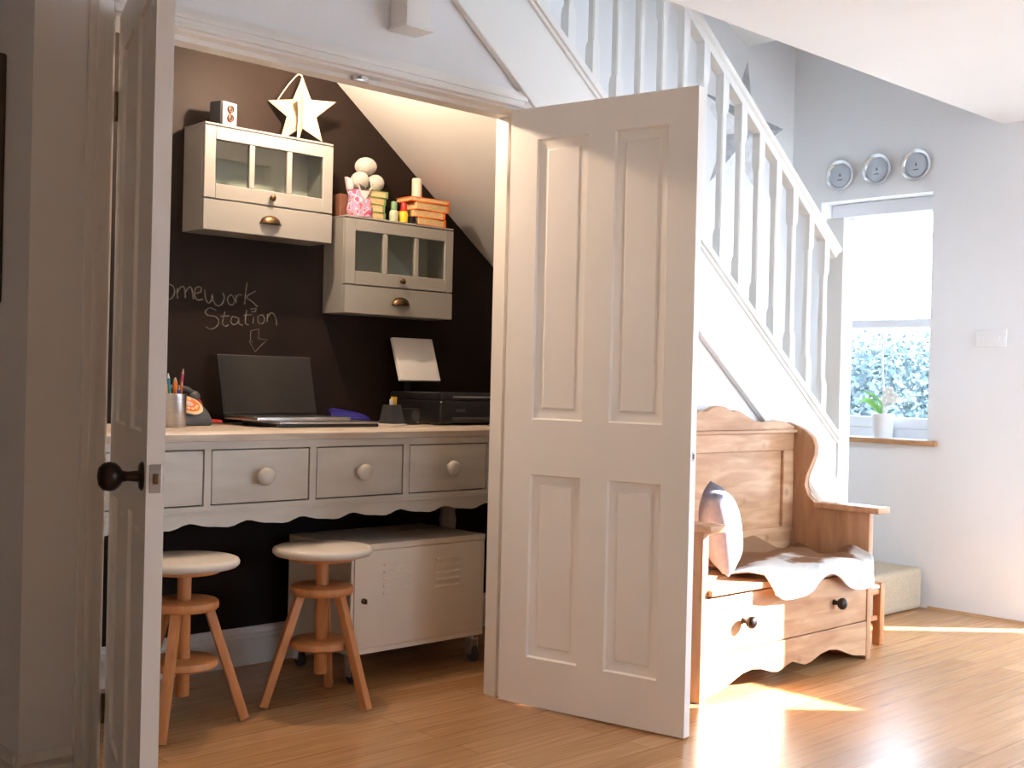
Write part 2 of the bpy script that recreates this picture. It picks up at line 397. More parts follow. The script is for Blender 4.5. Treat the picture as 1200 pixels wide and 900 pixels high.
# baseboards
def skirting(m, p, q, h=.135, t=.018):
    p, q = Vector((*p, 0)), Vector((*q, 0)); D = q - p; a = math.atan2(D.y, D.x)
    prof = [(0, 0), (-t, 0), (-t, h * .66), (-t * .75, h * .70), (-t * .75, h * .80), (-t * .9, h * .83), (-t * .5, h * .92), (-t * .45, h), (0, h)]
    m.prism(prof, 0, 0, D.length, xf=T(*p) @ RZ(a))
b = MB(); skirting(b, (-1.6185, -.0005), (HX0 - .075, -.0005)); skirting(b, (-1.6005, 3.2), (-1.6005, -.0185))
struct('baseboard_left', b, M_['pier'], 'moulded skirting board around the pier left of the open door', 'skirting board')
b = MB(); skirting(b, (-1.5, YB - .0005), (1.04, YB - .0005), .14)
struct('baseboard_back', b, M_['trim'], 'cream skirting board below the chalkboard wall', 'skirting board')
b = MB(); b.prism([(XW - .012, 0), (XW - .0005, 0), (XW - .0005, .012), (XW - .004, .012)], 1, YJ, -.065)
struct('baseboard_right', b, M_['sill'], 'thin wooden beading along the foot of the window wall', 'beading')

# door frame
fr = MB()
fr.box((HX0 - .03, .0005, 0), (HX0, .0995, HZ)); fr.box((HX1, .0005, 0), (HX1 + .03, .0995, HZ)); fr.box((HX0 - .03, .0005, HZ), (HX1 + .03, .0995, HZ + .03))
fr.box((HX0, .042, 0), (HX0 + .014, .0995, HZ - .014)); fr.box((HX1 - .014, .042, 0), (HX1, .0995, HZ - .014)); fr.box((HX0, .042, HZ - .014), (HX1, .0995, HZ))
door_frame = struct('trim_2', fr, M_['trim'], 'painted lining around the double doorway', 'door frame')
ar = MB()
for x0, x1, z0, z1 in ((HX0 - .072, HX0 - .01, 0, HZ + .062), (HX1 + .01, HX1 + .072, 0, HZ + .062), (HX0 - .01, HX1 + .01, HZ + .008, HZ + .062)):
    ar.box((x0, -.014, z0), (x1, 0, z1), .003, 2)
ar.box((HX0 - .02, -.02, HZ + .03), (HX1 + .02, -.013, HZ + .048), .003, 2); ar.box((HX0 - .01, -.018, HZ + .008), (HX1 + .01, -.013, HZ + .018), .002, 1)
ar.box((HX0 - .055, -.02, 0), (HX0 - .035, -.013, HZ + .03), .003, 2)
ar.build('architrave', M_['trim'], door_frame)
ct = MB(); ct.box((-.63, .028, HZ - .016), (-.57, .041, HZ - .0005), .002); ct.box((-.612, .012, HZ - .010), (-.588, .03, HZ - .0005), .002)
tag(ct.build('door_catch', M_['steel'], door_frame), 'small metal catch under the doorway head')

# ------------------------------------------------------------------ panel doors
def door_leaf(w=.695, h0=.006, h1=1.985, t=.036, panels=()):
    bm = bmesh.new()
    xs = sorted({0, w, *[p[0] for p in panels], *[p[1] for p in panels]}); zs = sorted({h0, h1, *[p[2] for p in panels], *[p[3] for p in panels]})
    loops = [(0, 0), (.005, .008), (.024, .013), (.034, .013), (.040, .009)]
    for side in (0, 1):
        Y = lambda d: d if side == 0 else t - d
        for a, b in zip(xs, xs[1:]):
            for c_, d in zip(zs, zs[1:]):
                isp = any(p[0] <= a and b <= p[1] and p[2] <= c_ and d <= p[3] for p in panels)
                if not isp:
                    bm.faces.new([bm.verts.new(q) for q in ((a, Y(0), c_), (b, Y(0), c_), (b, Y(0), d), (a, Y(0), d))])
                else:
                    prev = None
                    for ins, dep in loops:
                        ring = [bm.verts.new(q) for q in ((a + ins, Y(dep), c_ + ins), (b - ins, Y(dep), c_ + ins), (b - ins, Y(dep), d - ins), (a + ins, Y(dep), d - ins))]
                        if prev:
                            for k in range(4): bm.faces.new((prev[k], prev[(k + 1) % 4], ring[(k + 1) % 4], ring[k]))
                        prev = ring
                    bm.faces.new(prev)
    for q in (((0, 0, h0), (0, t, h0), (0, t, h1), (0, 0, h1)), ((w, 0, h0), (w, t, h0), (w, t, h1), (w, 0, h1)), ((0, 0, h0), (w, 0, h0), (w, t, h0), (0, t, h0)), ((0, 0, h1), (w, 0, h1), (w, t, h1), (0, t, h1))):
        bm.faces.new([bm.verts.new(p) for p in q])
    bmesh.ops.remove_doubles(bm, verts=bm.verts, dist=1e-5); bmesh.ops.recalc_face_normals(bm, faces=bm.faces)
    m = MB(); m.merge(bm); return m
PAN = [(.108, .305, .165, .77), (.405, .596, .165, .77), (.108, .305, .952, 1.878), (.405, .596, .952, 1.878)]

def knob(parent, x, z, sgn, t=.036):
    """rose, spindle and ball; sgn -1 out of the y=0 face, +1 out of the y=t face"""
    y0 = 0 if sgn < 0 else t
    k = MB(); k.lathe([(0, 0), (.030, 0), (.030, .003), (.026, .007), (.012, .009), (.010, .030), (.012, .040), (.022, .046), (.029, .056), (.031, .066), (.028, .078), (.018, .087), (0, .090)], 28, xf=T(x, y0, z) @ RX(PI / 2 if sgn < 0 else -PI / 2))
    return k.build('knob', M_['darkmetal'], parent, angle=50)

def hinges(parent, zs, y, m):
    for z in zs:
        h = MB(); h.lathe([(0, -.038), (.0055, -.038), (.0055, .038), (0, .038)], 12, (-.002, y, z)); h.box((-.001, .004, z - .036), (.0, .03, z + .036))
        h.build('hinge', m, parent)

dl = door_leaf(panels=PAN).build('door_1', M_['door'], angle=25)
dl.location = (HX0 + .006, -.011, 0); dl.rotation_euler = (0, 0, -R(108.95))
tag(dl, 'open panelled door at far left, seen nearly edge on, with dark round knob', 'door', kind='structure')
knob(dl, .638, .862, -1)
lp = MB(); lp.box((.6945, .006, .832), (.6972, .030, .890), .001)
lp = lp.build('latch_plate', M_['steel'], dl)
lb = MB(); lb.box((.697, .012, .850), (.705, .024, .872), .003, 2); tag(lb.build('latch_bolt', M_['brass'], lp), 'brassy latch bolt')
hinges(dl, (.215, 1.755), -.003, M_['brass'])

dr = door_leaf(panels=PAN).build('door_2', M_['door'], angle=25)
dr.location = (0.0, 0.0, 0); dr.rotation_euler = (0, 0, -R(78.6))
tag(dr, 'open white four-panel door swung out in front of the wooden settle', 'door', kind='structure')
for z in (.215, 1.755):
    h = MB(); h.lathe([(0, -.038), (.0055, -.038), (.0055, .038), (0, .038)], 12, (-.003, .032, z)); h.box((-.0015, .008, z - .036), (.0, .03, z + .036)); h.build('hinge', M_['darkmetal'], dr)
sp = MB(); sp.box((.6945, .010, .845), (.6965, .026, .875), .0008); sp = sp.build('strike_plate', M_['steel'], dr)
sb = MB(); sb.box((.6962, .013, .852), (.6970, .023, .868)); tag(sb.build('keep_hole', M_['brownbox'], sp), 'dark brown slot')

# ------------------------------------------------------------------ sash window
win = thing('window_1', 'tall white sash window deep in the right-hand wall', 'window', (XW, (W1[0] + W1[1]) / 2, W1[2]), kind='structure')
o_ = win.location
y0, y1, z0, z1 = W1
X0, X1 = XW + .13, XW + .19
m = MB()
m.box((X0, y0, z0 + .0), (X1, y0 + .028, z1)); m.box((X0, y1 - .028, z0), (X1, y1, z1)); m.box((X0, y0 + .028, z1 - .03), (X1, y1 - .028, z1)); m.box((X0, y0 + .028, z0), (X1, y1 - .028, z0 + .045))
m.box((XW + .10, y0, z1 - .075), (X0, y1, z1 - .001), .004, 1)
m.build('window_frame', M_['upvc'], win, o_)
def sash(nm, za, zb, xa, xb, s=.035, lo=.045, hi=.045):
    a, b = y0 + .028, y1 - .028
    m = MB(); m.box((xa, a, za), (xb, a + s, zb), .004, 1); m.box((xa, b - s, za), (xb, b, zb), .004, 1); m.box((xa, a + s, zb - hi), (xb, b - s, zb), .004, 1); m.box((xa, a + s, za), (xb, b - s, za + lo), .004, 1)
    s_ = m.build(nm, M_['upvc'], win, o_)
    g = MB(); g.box(((xa + xb) / 2 - .002, a + s, za + lo), ((xa + xb) / 2 + .002, b - s, zb - hi)); g.build('pane', M_['glass'], s_, o_)
sash('upper_sash', 1.395, z1 - .03, X0 + .032, X0 + .056); sash('lower_sash', z0 + .045, 1.445, X0 + .004, X0 + .028, lo=.06)
m = MB(); m.prism([(-.095, .803), (.640, .803), (.640, .829), (-.095, .829)], 0, XW - .028, XW + .13, .006, 2)
m.build('window_sill', M_['sill'], win, o_)

def plain_window(nm, rect, label, mull=()):
    ya, yb, za, zb = rect
    r = thing(nm, label, 'window', (XW + .1, (ya + yb) / 2, za), kind='structure')
    m = MB(); fw = .012 if yb - ya < .3 else .03; xa, xb = XW + .09, XW + .13
    m.box((xa, ya, za), (xb, ya + fw, zb)); m.box((xa, yb - fw, za), (xb, yb, zb)); m.box((xa, ya + fw, za), (xb, yb - fw, za + fw)); m.box((xa, ya + fw, zb - fw), (xb, yb - fw, zb))
    for q in mull: m.box((xa, q - .03, za + fw), (xb, q + .03, zb - fw))
    m.build('window_frame', M_['upvc'], r, r.location)
    g = MB(); g.box((XW + .108, ya + fw, za + fw), (XW + .112, yb - fw, zb - fw)); g.build('pane', M_['glass'], r, r.location)
plain_window('window_2', W2, 'casement window in the right wall outside the frame')
plain_window('window_3', W3, 'narrow glazed slot low in the right wall outside the frame')
r = thing('added_window_4', 'wide unseen glazing added behind the viewer for daylight', 'window', ((WR[0] + WR[1]) / 2, YJ - .05, WR[2]), kind='structure')
m = MB(); a, b_, z0_, z1_ = WR
m.box((a, YJ - .07, z0_), (b_, YJ - .03, z0_ + .05)); m.box((a, YJ - .07, z1_ - .05), (b_, YJ - .03, z1_))
for x in (a, a + (b_ - a) / 3, a + (b_ - a) * 2 / 3, b_ - .05): m.box((x, YJ - .07, z0_ + .05), (x + .05, YJ - .03, z1_ - .05))
m.build('window_frame', M_['upvc'], r, r.location)
m = MB(); m.box((a + .02, YJ - .052, z0_ + .05), (b_ - .02, YJ - .048, z1_ - .05)); m.build('pane', M_['glass'], r, r.location)

r = thing('added_window_5', 'smaller unseen window added behind the viewer as fill light', 'window', ((WL[0] + WL[1]) / 2, YR - .05, WL[2]), kind='structure')
m = MB(); a, b_, z0_, z1_ = WL
m.box((a, YR - .07, z0_), (b_, YR - .03, z0_ + .05)); m.box((a, YR - .07, z1_ - .05), (b_, YR - .03, z1_))
for x in (a, (a + b_) / 2 - .025, b_ - .05): m.box((x, YR - .07, z0_ + .05), (x + .05, YR - .03, z1_ - .05))
m.build('window_frame', M_['upvc'], r, r.location)
m = MB(); m.box((a + .02, YR - .052, z0_ + .05), (b_ - .02, YR - .048, z1_ - .05)); m.build('pane', M_['glass'], r, r.location)

r = thing('added_window_6', 'small unseen window added in the far left wall as warm fill light', 'window', (-4.55, (WF[0] + WF[1]) / 2, WF[2]), kind='structure')
m = MB(); a, b_, z0_, z1_ = WF
m.box((-4.57, a, z0_), (-4.53, b_, z0_ + .04)); m.box((-4.57, a, z1_ - .04), (-4.53, b_, z1_))
for y in (a, b_ - .04): m.box((-4.57, y, z0_ + .04), (-4.53, y + .04, z1_ - .04))
m.build('window_frame', M_['upvc'], r, r.location)
m = MB(); m.box((-4.552, a + .02, z0_ + .04), (-4.548, b_ - .02, z1_ - .04)); m.build('pane', M_['warmglass'], r, r.location)

r = thing('added_window_7', 'unseen roof window added to light the stairwell', 'window', ((WS[0] + WS[1]) / 2, (WS[2] + WS[3]) / 2, 3.62), kind='structure')
m = MB(); a, b_, c_, d_ = WS
m.box((a, c_, 3.63), (b_, c_ + .04, 3.67)); m.box((a, d_ - .04, 3.63), (b_, d_, 3.67)); m.box((a, c_ + .04, 3.63), (a + .04, d_ - .04, 3.67)); m.box((b_ - .04, c_ + .04, 3.63), (b_, d_ - .04, 3.67))
m.build('window_frame', M_['upvc'], r, r.location)
m = MB(); m.box((a + .04, c_ + .04, 3.648), (b_ - .04, d_ - .04, 3.652)); m.build('pane', M_['glass'], r, r.location)

# ------------------------------------------------------------------ staircase
st = thing('staircase', 'white painted staircase with square balusters climbing above the doorway', 'staircase', (1.95, .02, 0))
so = Vector(st.location)
m = MB(); xa, xb = -1.1, 2.02
m.prism([(xa, strlow(xa)), (xb, strlow(xb)), (xb, strtop(xb)), (xa, strtop(xa))], 1, -.028, -.001, .003, 1)
m.build('string_board', M_['stair'], st, so)
m = MB(); m.prism([(xa, strtop(xa)), (xb, strtop(xb)), (xb, strtop(xb) + .032), (xa, strtop(xa) + .032)], 1, -.045, .035, .006, 2)
m.prism([(xa, strtop(xa) - .02), (xb, strtop(xb) - .02), (xb, strtop(xb)), (xa, strtop(xa))], 1, -.036, -.0285, .003, 1)
m.build('base_rail', M_['stair'], st, so)
def rail(x): return 1.722 + .775 * (2.0 - x)
m = MB()
ang = math.atan(.775); L = (xb + .6) / math.cos(ang)
prof = [(-.022, -.055), (.022, -.055), (.024, -.030), (.033, -.022), (.036, -.006), (.028, .002), (.012, .007), (-.012, .007), (-.028, .002), (-.036, -.006), (-.033, -.022), (-.024, -.030)]
m.prism(prof, 0, 0, L, xf=T(-.6, -.002, rail(-.6)) @ RY(ang))
m.build('handrail', M_['stair'], st, so)
nb = None
for k in range(17):
    x = 1.915 - .1275 * k
    if nb is None:
        m = MB(); h = rail(x) - .05 - strtop(x) - .03; s, q = .019, .0155
        def ring(sz, z, ch=0): return (sz, z)
        pr = [(s, 0), (s, .13), (q, .16), (q, h - .16), (s, h - .13), (s, h + .012)]
        t = bmesh.new(); rs = []
        for sz, z in pr:
            dz = [(.77 * sz if False else 0)] * 4
            cz = [z] * 4
            if z == 0: cz = [z + .77 * sz, z - .77 * sz, z - .77 * sz, z + .77 * sz]
            rs.append([t.verts.new(p) for p in ((-sz, -sz, cz[0]), (sz, -sz, cz[1]), (sz, sz, cz[2]), (-sz, sz, cz[3]))])
        for A, B in zip(rs, rs[1:]):
            for i in range(4): t.faces.new((A[i], A[(i + 1) % 4], B[(i + 1) % 4], B[i]))
        t.faces.new(rs[0]); t.faces.new(rs[-1]); bmesh.ops.recalc_face_normals(t, faces=t.faces)
        mid = [e for e in t.edges if abs(e.verts[0].co.x) < .018 and abs(e.verts[1].co.x) < .018 and abs(e.verts[0].co.z - e.verts[1].co.z) > .2]
        bmesh.ops.bevel(t, geom=mid, offset=.005, segments=1, affect='EDGES')
        m.merge(t); nb = m.build('baluster', M_['stair'], st, angle=20); o = nb
    else:
        o = nb.copy(); C.objects.link(o); o.parent = st
    o.location = Vector((x, -.004, strtop(x) + .031)) - so
m = MB(); nx, ny = 2.076, .014
m.box((nx - .046, ny - .046, 0), (nx + .046, ny + .046, 1.845), .004, 2); m.box((nx - .046, ny - .046, 1.8452), (nx + .046, ny + .046, 1.850), .002, 1)
m.build('newel_post', M_['stair'], st, so)
# flight of treads behind the string
P = []; x = 2.02; z = strtop(2.02) - .06
P = [(2.0, soff(2.0) + .005)]
k = 0; x = 2.0; top = []
while x > -1.05:
    zz = strtop(x) - .03
    top += [(x, zz), (x - .221, zz)]; x -= .221
poly = [(2.0, soff(2.0) - .02)] + top + [(x, soff(x) + .03)]
m = MB(); m.prism(poly, 1, .101, .778); m.build('flight', M_['carpet'], st, so)
m = MB(); m.box((2.125, -.05, .002), (2.80, .775, .205), .028, 4); m.box((2.0, .43, .206), (2.80, .775, .40), .025, 3); m.box((2.0, .43, .402), (2.45, .775, .62), .025, 3)
tag(m.build('bottom_step', M_['carpet'], st, so), 'beige carpeted bottom step')

# ------------------------------------------------------------------ wall items
m = MB(); m.box((-.52, -.085, 2.148), (-.425, -.0005, 2.42), .006, 2)
bx = m.build('wall_box', M_['trim']); tag(bx, 'white box fixed high on the wall above the doorway', 'box')
m = MB(); m.box((-.527, -.092, 2.138), (-.418, -.0005, 2.1485), .004, 2); m.build('base_lip', M_['trim'], bx)

m = MB(); m.box((XW - .009, -.430, 1.292), (XW - .0005, -.282, 1.376), .003, 2)
sw = m.build('switch_plate', M_['wall']); tag(sw, 'white double switch plate on the wall right of the window', 'switch')
for y in (-.39, -.32):
    m = MB(); m.box((XW - .0125, y - .011, 1.322), (XW - .0085, y + .011, 1.348), .002, 1); m.build('rocker', M_['wall'], sw)

labs = ['silver-rimmed round wall plate nearest the stairs, leftmost of three above the window', 'silver-rimmed round wall plate in the middle of the three above the window', 'silver-rimmed round wall plate farthest from the stairs, above the window\'s right corner']
pl = None
for y, z, lab in ((.478, 2.199, labs[0]), (.265, 2.207, labs[1]), (.048, 2.206, labs[2])):
    if pl is None:
        pl = thing('wall_plate', lab, 'plate', (XW - .0005, y, z), 0, 'round plates above the window'); q = pl
        xf = RY(-PI / 2)
        m = MB(); m.lathe([(0, 0), (.066, 0), (.080, .012), (.082, .018), (.080, .022), (.070, .020), (.062, .012), (.060, .0085), (0, .0085)], 48, xf=xf); m.build('rim', M_['chrome'], pl, angle=60)
        m = MB(); m.lathe([(0, .009), (.059, .009), (.059, .012), (.054, .0135), (0, .0135)], 40, xf=xf); fc = m.build('face', M_['plateface'], pl, angle=60)
        m = MB(); m.lathe([(0, .0136), (.006, .0136), (.005, .0145), (0, .0145)], 12, xf=xf); m.box((-.0143, -.014, -.026), (-.0136, .014, -.021)); m.box((-.0143, -.003, .004), (-.0136, .003, .010)); tag(m.build('mark', M_['ink'], fc), 'small dark crest and line')
    else:
        q = copy_tree(pl); q['label'] = lab
    q.location = (XW - .0005, y, z)

def star_mesh(ro, ri, depth, rot=0, only_front=False):
    t = bmesh.new(); pts = []
    for k in range(10):
        a = PI / 2 + rot + k * PI / 5; r = ro if k % 2 == 0 else ri
        pts.append(t.verts.new((r * math.cos(a), 0, r * math.sin(a))))
    f_ = t.verts.new((0, -depth, 0)); b_ = t.verts.new((0, 0 if only_front else depth, 0))
    for k in range(10):
        t.faces.new((pts[k], pts[(k + 1) % 10], f_)); t.faces.new((pts[(k + 1) % 10], pts[k], b_))
    bmesh.ops.recalc_face_normals(t, faces=t.faces); m = MB(); m.merge(t); return m
ws = star_mesh(.385, .145, .075, R(-6), True).build('wall_star', M_['silver'], angle=5)
ws.location = (2.355, .7785, 2.39); tag(ws, 'large grey faceted metal star hung on the stair wall', 'star')

m = MB(); x0 = -1.6195
PF = thing('picture_frame', 'dark wooden picture frame on the wall at the far left edge', 'picture', (-1.6005, .49, 1.24))
po = PF.location
m.box((-1.626, .17, 1.245), (-1.601, .215, 1.88), .004, 1); m.box((-1.626, .765, 1.245), (-1.601, .81, 1.88), .004, 1); m.box((-1.626, .215, 1.245), (-1.601, .765, 1.29), .004, 1); m.box((-1.626, .215, 1.835), (-1.601, .765, 1.88), .004, 1)
m.build('frame', M_['frame'], PF, po)
m = MB(); m.box((-1.612, .215, 1.29), (-1.602, .765, 1.835)); m.build('print', M_['canvas'], PF, po)

# chalk writing
STK = {
 'H': [[(-.791, 1.403), (-.788, 1.372), (-.79, 1.341)], [(-.772, 1.401), (-.77, 1.374), (-.771, 1.34)], [(-.79, 1.37), (-.77, 1.374)]],
 'o': [[(-.738, 1.39), (-.72, 1.381), (-.716, 1.36), (-.725, 1.342), (-.738, 1.337), (-.752, 1.352), (-.751, 1.375), (-.738, 1.39)]],
 'm': [[(-.705, 1.378), (-.706, 1.359), (-.703, 1.341)], [(-.705, 1.362), (-.692, 1.383), (-.678, 1.38), (-.674, 1.345)], [(-.674, 1.366), (-.659, 1.385), (-.649, 1.377), (-.642, 1.342)]],
 'e': [[(-.637, 1.363), (-.616, 1.37), (-.612, 1.383), (-.624, 1.389), (-.637, 1.378), (-.637, 1.354), (-.625, 1.341), (-.605, 1.345)]],
 'w': [[(-.598, 1.38), (-.595, 1.35), (-.583, 1.333), (-.571, 1.343), (-.568, 1.364), (-.563, 1.343), (-.549, 1.326), (-.529, 1.331), (-.519, 1.355), (-.524, 1.373)]],
 'o2': [[(-.491, 1.37), (-.505, 1.356), (-.5, 1.336), (-.484, 1.332), (-.476, 1.35), (-.489, 1.368)]],
 'r': [[(-.472, 1.369), (-.469, 1.34)], [(-.47, 1.358), (-.458, 1.372), (-.447, 1.369)]],
 'k': [[(-.426, 1.418), (-.431, 1.379), (-.434, 1.338)], [(-.389, 1.389), (-.426, 1.365), (-.401, 1.348), (-.379, 1.331)]],
 'S': [[(-.552, 1.309), (-.576, 1.315), (-.594, 1.302), (-.584, 1.288), (-.552, 1.284), (-.539, 1.267), (-.551, 1.246), (-.574, 1.238), (-.589, 1.246)]],
 't': [[(-.514, 1.306), (-.521, 1.282), (-.523, 1.26), (-.51, 1.252), (-.5, 1.258)], [(-.531, 1.287), (-.497, 1.291)]],
 'a': [[(-.462, 1.285), (-.483, 1.288), (-.49, 1.271), (-.478, 1.259), (-.461, 1.269), (-.458, 1.286)], [(-.458, 1.282), (-.455, 1.264), (-.44, 1.259)]],
 't2': [[(-.425, 1.317), (-.429, 1.287), (-.428, 1.267), (-.415, 1.262)], [(-.437, 1.296), (-.404, 1.3)]],
 'i': [[(-.395, 1.293), (-.397, 1.268)], [(-.408, 1.32), (-.387, 1.325), (-.389, 1.313), (-.404, 1.312)]],
 'o3': [[(-.357, 1.302), (-.376, 1.294), (-.373, 1.271), (-.354, 1.271), (-.348, 1.288), (-.357, 1.302)]],
 'n': [[(-.336, 1.307), (-.337, 1.277)], [(-.336, 1.292), (-.323, 1.311), (-.308, 1.307), (-.298, 1.287), (-.296, 1.266)]],
}
ARW = [(-.406, 1.205), (-.406, 1.24), (-.371, 1.249), (-.372, 1.212), (-.333, 1.21), (-.358, 1.19), (-.385, 1.163), (-.412, 1.203), (-.397, 1.2)]
def stroke(m, P, r, n=5):
    Q = smooth_path([(x, YB - .0008, z) for x, z in P], n)
    m.tube(Q, r, 6)
m = MB()
for k, ss in STK.items():
    for s_ in ss: stroke(m, s_, .0026 if k in 'omewH' else .0022)
stroke(m, ARW, .0019, 1)
cw = m.build('chalk_writing', M_['chalk']); tag(cw, 'handwritten white chalk words with a down arrow on the black wall', 'chalk writing')

# ------------------------------------------------------------------ wall cabinets
def wall_cabinet(label):
    """local: back on y=0, front towards -y, x from 0 to w, z from 0 to h"""
    w_, h_, d_ = .535, .365, .150
    root = thing('wall_cabinet', label, 'cabinet', (0, 0, 0), 0, 'glazed cream cabinets on the chalkboard wall')
    m = MB(); t = .018
    m.box((0, -d_ + .018, 0), (t, 0, h_), .002); m.box((w_ - t, -d_ + .018, 0), (w_, 0, h_), .002); m.box((t, -d_ + .018, h_ - t), (w_ - t, 0, h_)); m.box((t, -d_ + .018, 0), (w_ - t, 0, t)); m.box((t, -d_ + .025, .100), (w_ - t, -.006, .112))
    m.box((0, -d_, h_ + .0), (w_, 0, h_ + .008), .002, 1)
    m.build('carcass', M_['cream'], root)
    m = MB(); m.box((t, -.006, t), (w_ - t, -.001, h_ - t)); m.build('back_panel', M_['frost'], root)
    za, zb = .111, h_ - .003; xs = [.0, .044, .044 + .130, .044 + .130 + .022, 0, 0]
    gl = (w_ - .088 - .044) / 3
    m = MB(); ya, yb = -d_, -d_ + .018
    m.box((0, ya, za), (.044, yb, zb), .002); m.box((w_ - .044, ya, za), (w_, yb, zb), .002); m.box((.044, ya, zb - .045), (w_ - .044, yb, zb), .002); m.box((.044, ya, za), (w_ - .044, yb, za + .052), .002)
    for k in (1, 2):
        x = .044 + gl * k + .022 * (k - 1); m.box((x, ya + .002, za + .052), (x + .022, yb, zb - .045), .002)
    dr_ = m.build('flap_door', M_['cream'], root)
    for k in range(3):
        x = .044 + (gl + .022) * k
        g = MB(); g.box((x, ya + .009, za + .052), (x + gl, ya + .012, zb - .045)); g.build('pane', M_['cabglass'], dr_)
    k_ = MB(); k_.lathe([(0, 0), (.006, 0), (.006, .008), (.011, .012), (.012, .017), (.009, .021), (0, .022)], 20, xf=T(w_ * .5, ya, za + .026) @ RX(PI / 2)); tag(k_.build('knob', M_['brass'], dr_, angle=50), 'small aged brass knob')
    m = MB(); m.box((0, ya, 0), (w_, yb, .106), .002)
    dw = m.build('drawer', M_['cream'], root)
    # cup pull: quarter-sphere shell
    t_ = bmesh.new(); bmesh.ops.create_uvsphere(t_, u_segments=24, v_segments=12, radius=1)
    bmesh.ops.bisect_plane(t_, geom=t_.verts[:] + t_.edges[:] + t_.faces[:], plane_co=(0, 0, 0), plane_no=(0, 1, 0), clear_outer=True)
    bmesh.ops.bisect_plane(t_, geom=t_.verts[:] + t_.edges[:] + t_.faces[:], plane_co=(0, 0, 0), plane_no=(0, 0, -1), clear_outer=True)
    bmesh.ops.solidify(t_, geom=t_.faces[:], thickness=.06)
    c_ = MB(); c_.merge(t_, T(w_ * .5, ya, .045) @ Matrix.Diagonal((.042, .024, .030, 1))); c_.box((w_ * .5 - .046, ya - .0025, .043), (w_ * .5 + .046, ya, .048), .001)
    tag(c_.build('cup_pull', M_['brass'], dw, angle=50), 'aged brass cup handle')
    return root
cab = wall_cabinet('cream glazed wall cabinet, the higher left one with a star on top')
cab.location = (-.693, YB - .0015, 1.578)
cab2 = copy_tree(cab); cab2['label'] = 'cream glazed wall cabinet, the lower right one with books and wool on top'
cab2.location = (-.092, YB - .0015, 1.322)
T1, T2 = 1.578 + .373, 1.322 + .373      # tops

# items on the left cabinet
cam_t = thing('toy_camera', 'small pale box camera with two lenses on the left wall cabinet', 'camera', (-.593, .865, T1 + .0005), R(14))
m = MB(); m.box((-.036, -.026, 0), (.036, .030, .088), .004, 2); m.build('body', M_['dark'], cam_t)
m = MB(); m.box((-.033, -.034, .003), (.033, -.0265, .086), .004, 2); fp = m.build('front_plate', M_['pinkwhite'], cam_t)
for z in (.030, .061):
    m = MB(); m.lathe([(0, 0), (.014, 0), (.014, .006), (.011, .008), (.010, .004), (0, .003)], 20, xf=T(0, -.0345, z) @ RX(PI / 2)); ln = m.build('lens', M_['brownbox'], fp)
    m = MB(); m.lathe([(0, .0035), (.008, .0035), (0, .006)], 16, xf=T(0, -.0345, z) @ RX(PI / 2)); m.build('glass', M_['black'], ln)
sr = thing('wooden_star', 'pale wooden standing star on top of the left wall cabinet', 'star', (-.268, .862, T1 + .001), R(-42))
m = MB()
def star2(ro=.134, ri=.056):
    return [((ro if k % 2 == 0 else ri) * math.cos(PI / 2 + k * PI / 5), (ro if k % 2 == 0 else ri) * math.sin(PI / 2 + k * PI / 5) + .1085) for k in range(10)]
S2 = star2(); m.prism(S2, 1, -.005, .005, .001)
m.build('star_plate', M_['starwood'], sr)
half = [p for p in S2 if p[0] >= -1e-6]; half = [(0, half[0][1])] + [S2[k] for k in (9, 8, 7, 6, 5)]
m = MB(); xf = RZ(R(-90))
m.prism([(.0051, .235), (.030, .155), (.085, .150), (.046, .095), (.068, .001), (.0051, .052)], 1, -.005, .005, xf=xf)
m.build('cross_plate', M_['starwood'], sr)
m = MB(); m.tube(smooth_path([(0, -.008, .240), (-.015, -.012, .246), (-.042, -.012, .218), (-.070, -.010, .180), (-.088, -.010, .152)], 5), .0022, 6); tag(m.build('hanging_string', M_['cord'], sr), 'pale string loop')

# items on the right cabinet
def ball(loc, r, sz, lab):
    m = MB(); t = bmesh.new(); bmesh.ops.create_uvsphere(t, u_segments=28, v_segments=16, radius=r); m.merge(t, Matrix.Diagonal((1, 1, sz, 1)))
    for k in range(10):    # wound strands
        a = k * PI / 10; pts = [(r * 1.0 * math.cos(s) * math.cos(a), r * 1.0 * math.cos(s) * math.sin(a), r * sz * 1.0 * math.sin(s)) for s in [i * 2 * PI / 24 for i in range(25)]]
        m.tube(pts, .0012, 5)
    o = m.build('wool_ball', M_['wool'], angle=70); o.location = loc; return tag(o, lab, 'ball of wool', 'white wool balls on the right cabinet')
BK = .0255
xg0, xg1 = .030, .115
zg = T2 + .001
greens = ['bottom of four green-edged books on the right cabinet', 'second lowest of four green-edged books on the right cabinet', 'third of four green-edged books, under the topmost one', 'topmost of four green-edged books, under the white wool balls']
ors = ['bottom orange-edged book of the stack beside the sloping ceiling', 'second lowest orange-edged book of the stack beside the sloping ceiling', 'third orange-edged book up in the stack beside the sloping ceiling', 'topmost orange-edged book, lying under the cream candle']
def book(x, y, z, w, d, h, cov, lab, grp, rz):
    r = thing('book', lab, 'book', (x, y, z), rz, grp)
    m = MB(); m.box((-w / 2, -d / 2, 0), (w / 2, d / 2, .0022)); m.box((-w / 2, -d / 2, h - .0022), (w / 2, d / 2, h)); m.box((w / 2 - .010, -d / 2, .0021), (w / 2, d / 2, h - .0021), .0008)
    m.build('cover', M_[cov], r)
    m = MB(); m.box((-w / 2 + .003, -d / 2 + .002, .0023), (w / 2 - .0105, d / 2 - .003, h - .0023)); m.build('pages', M_['pages'], r)
    return r
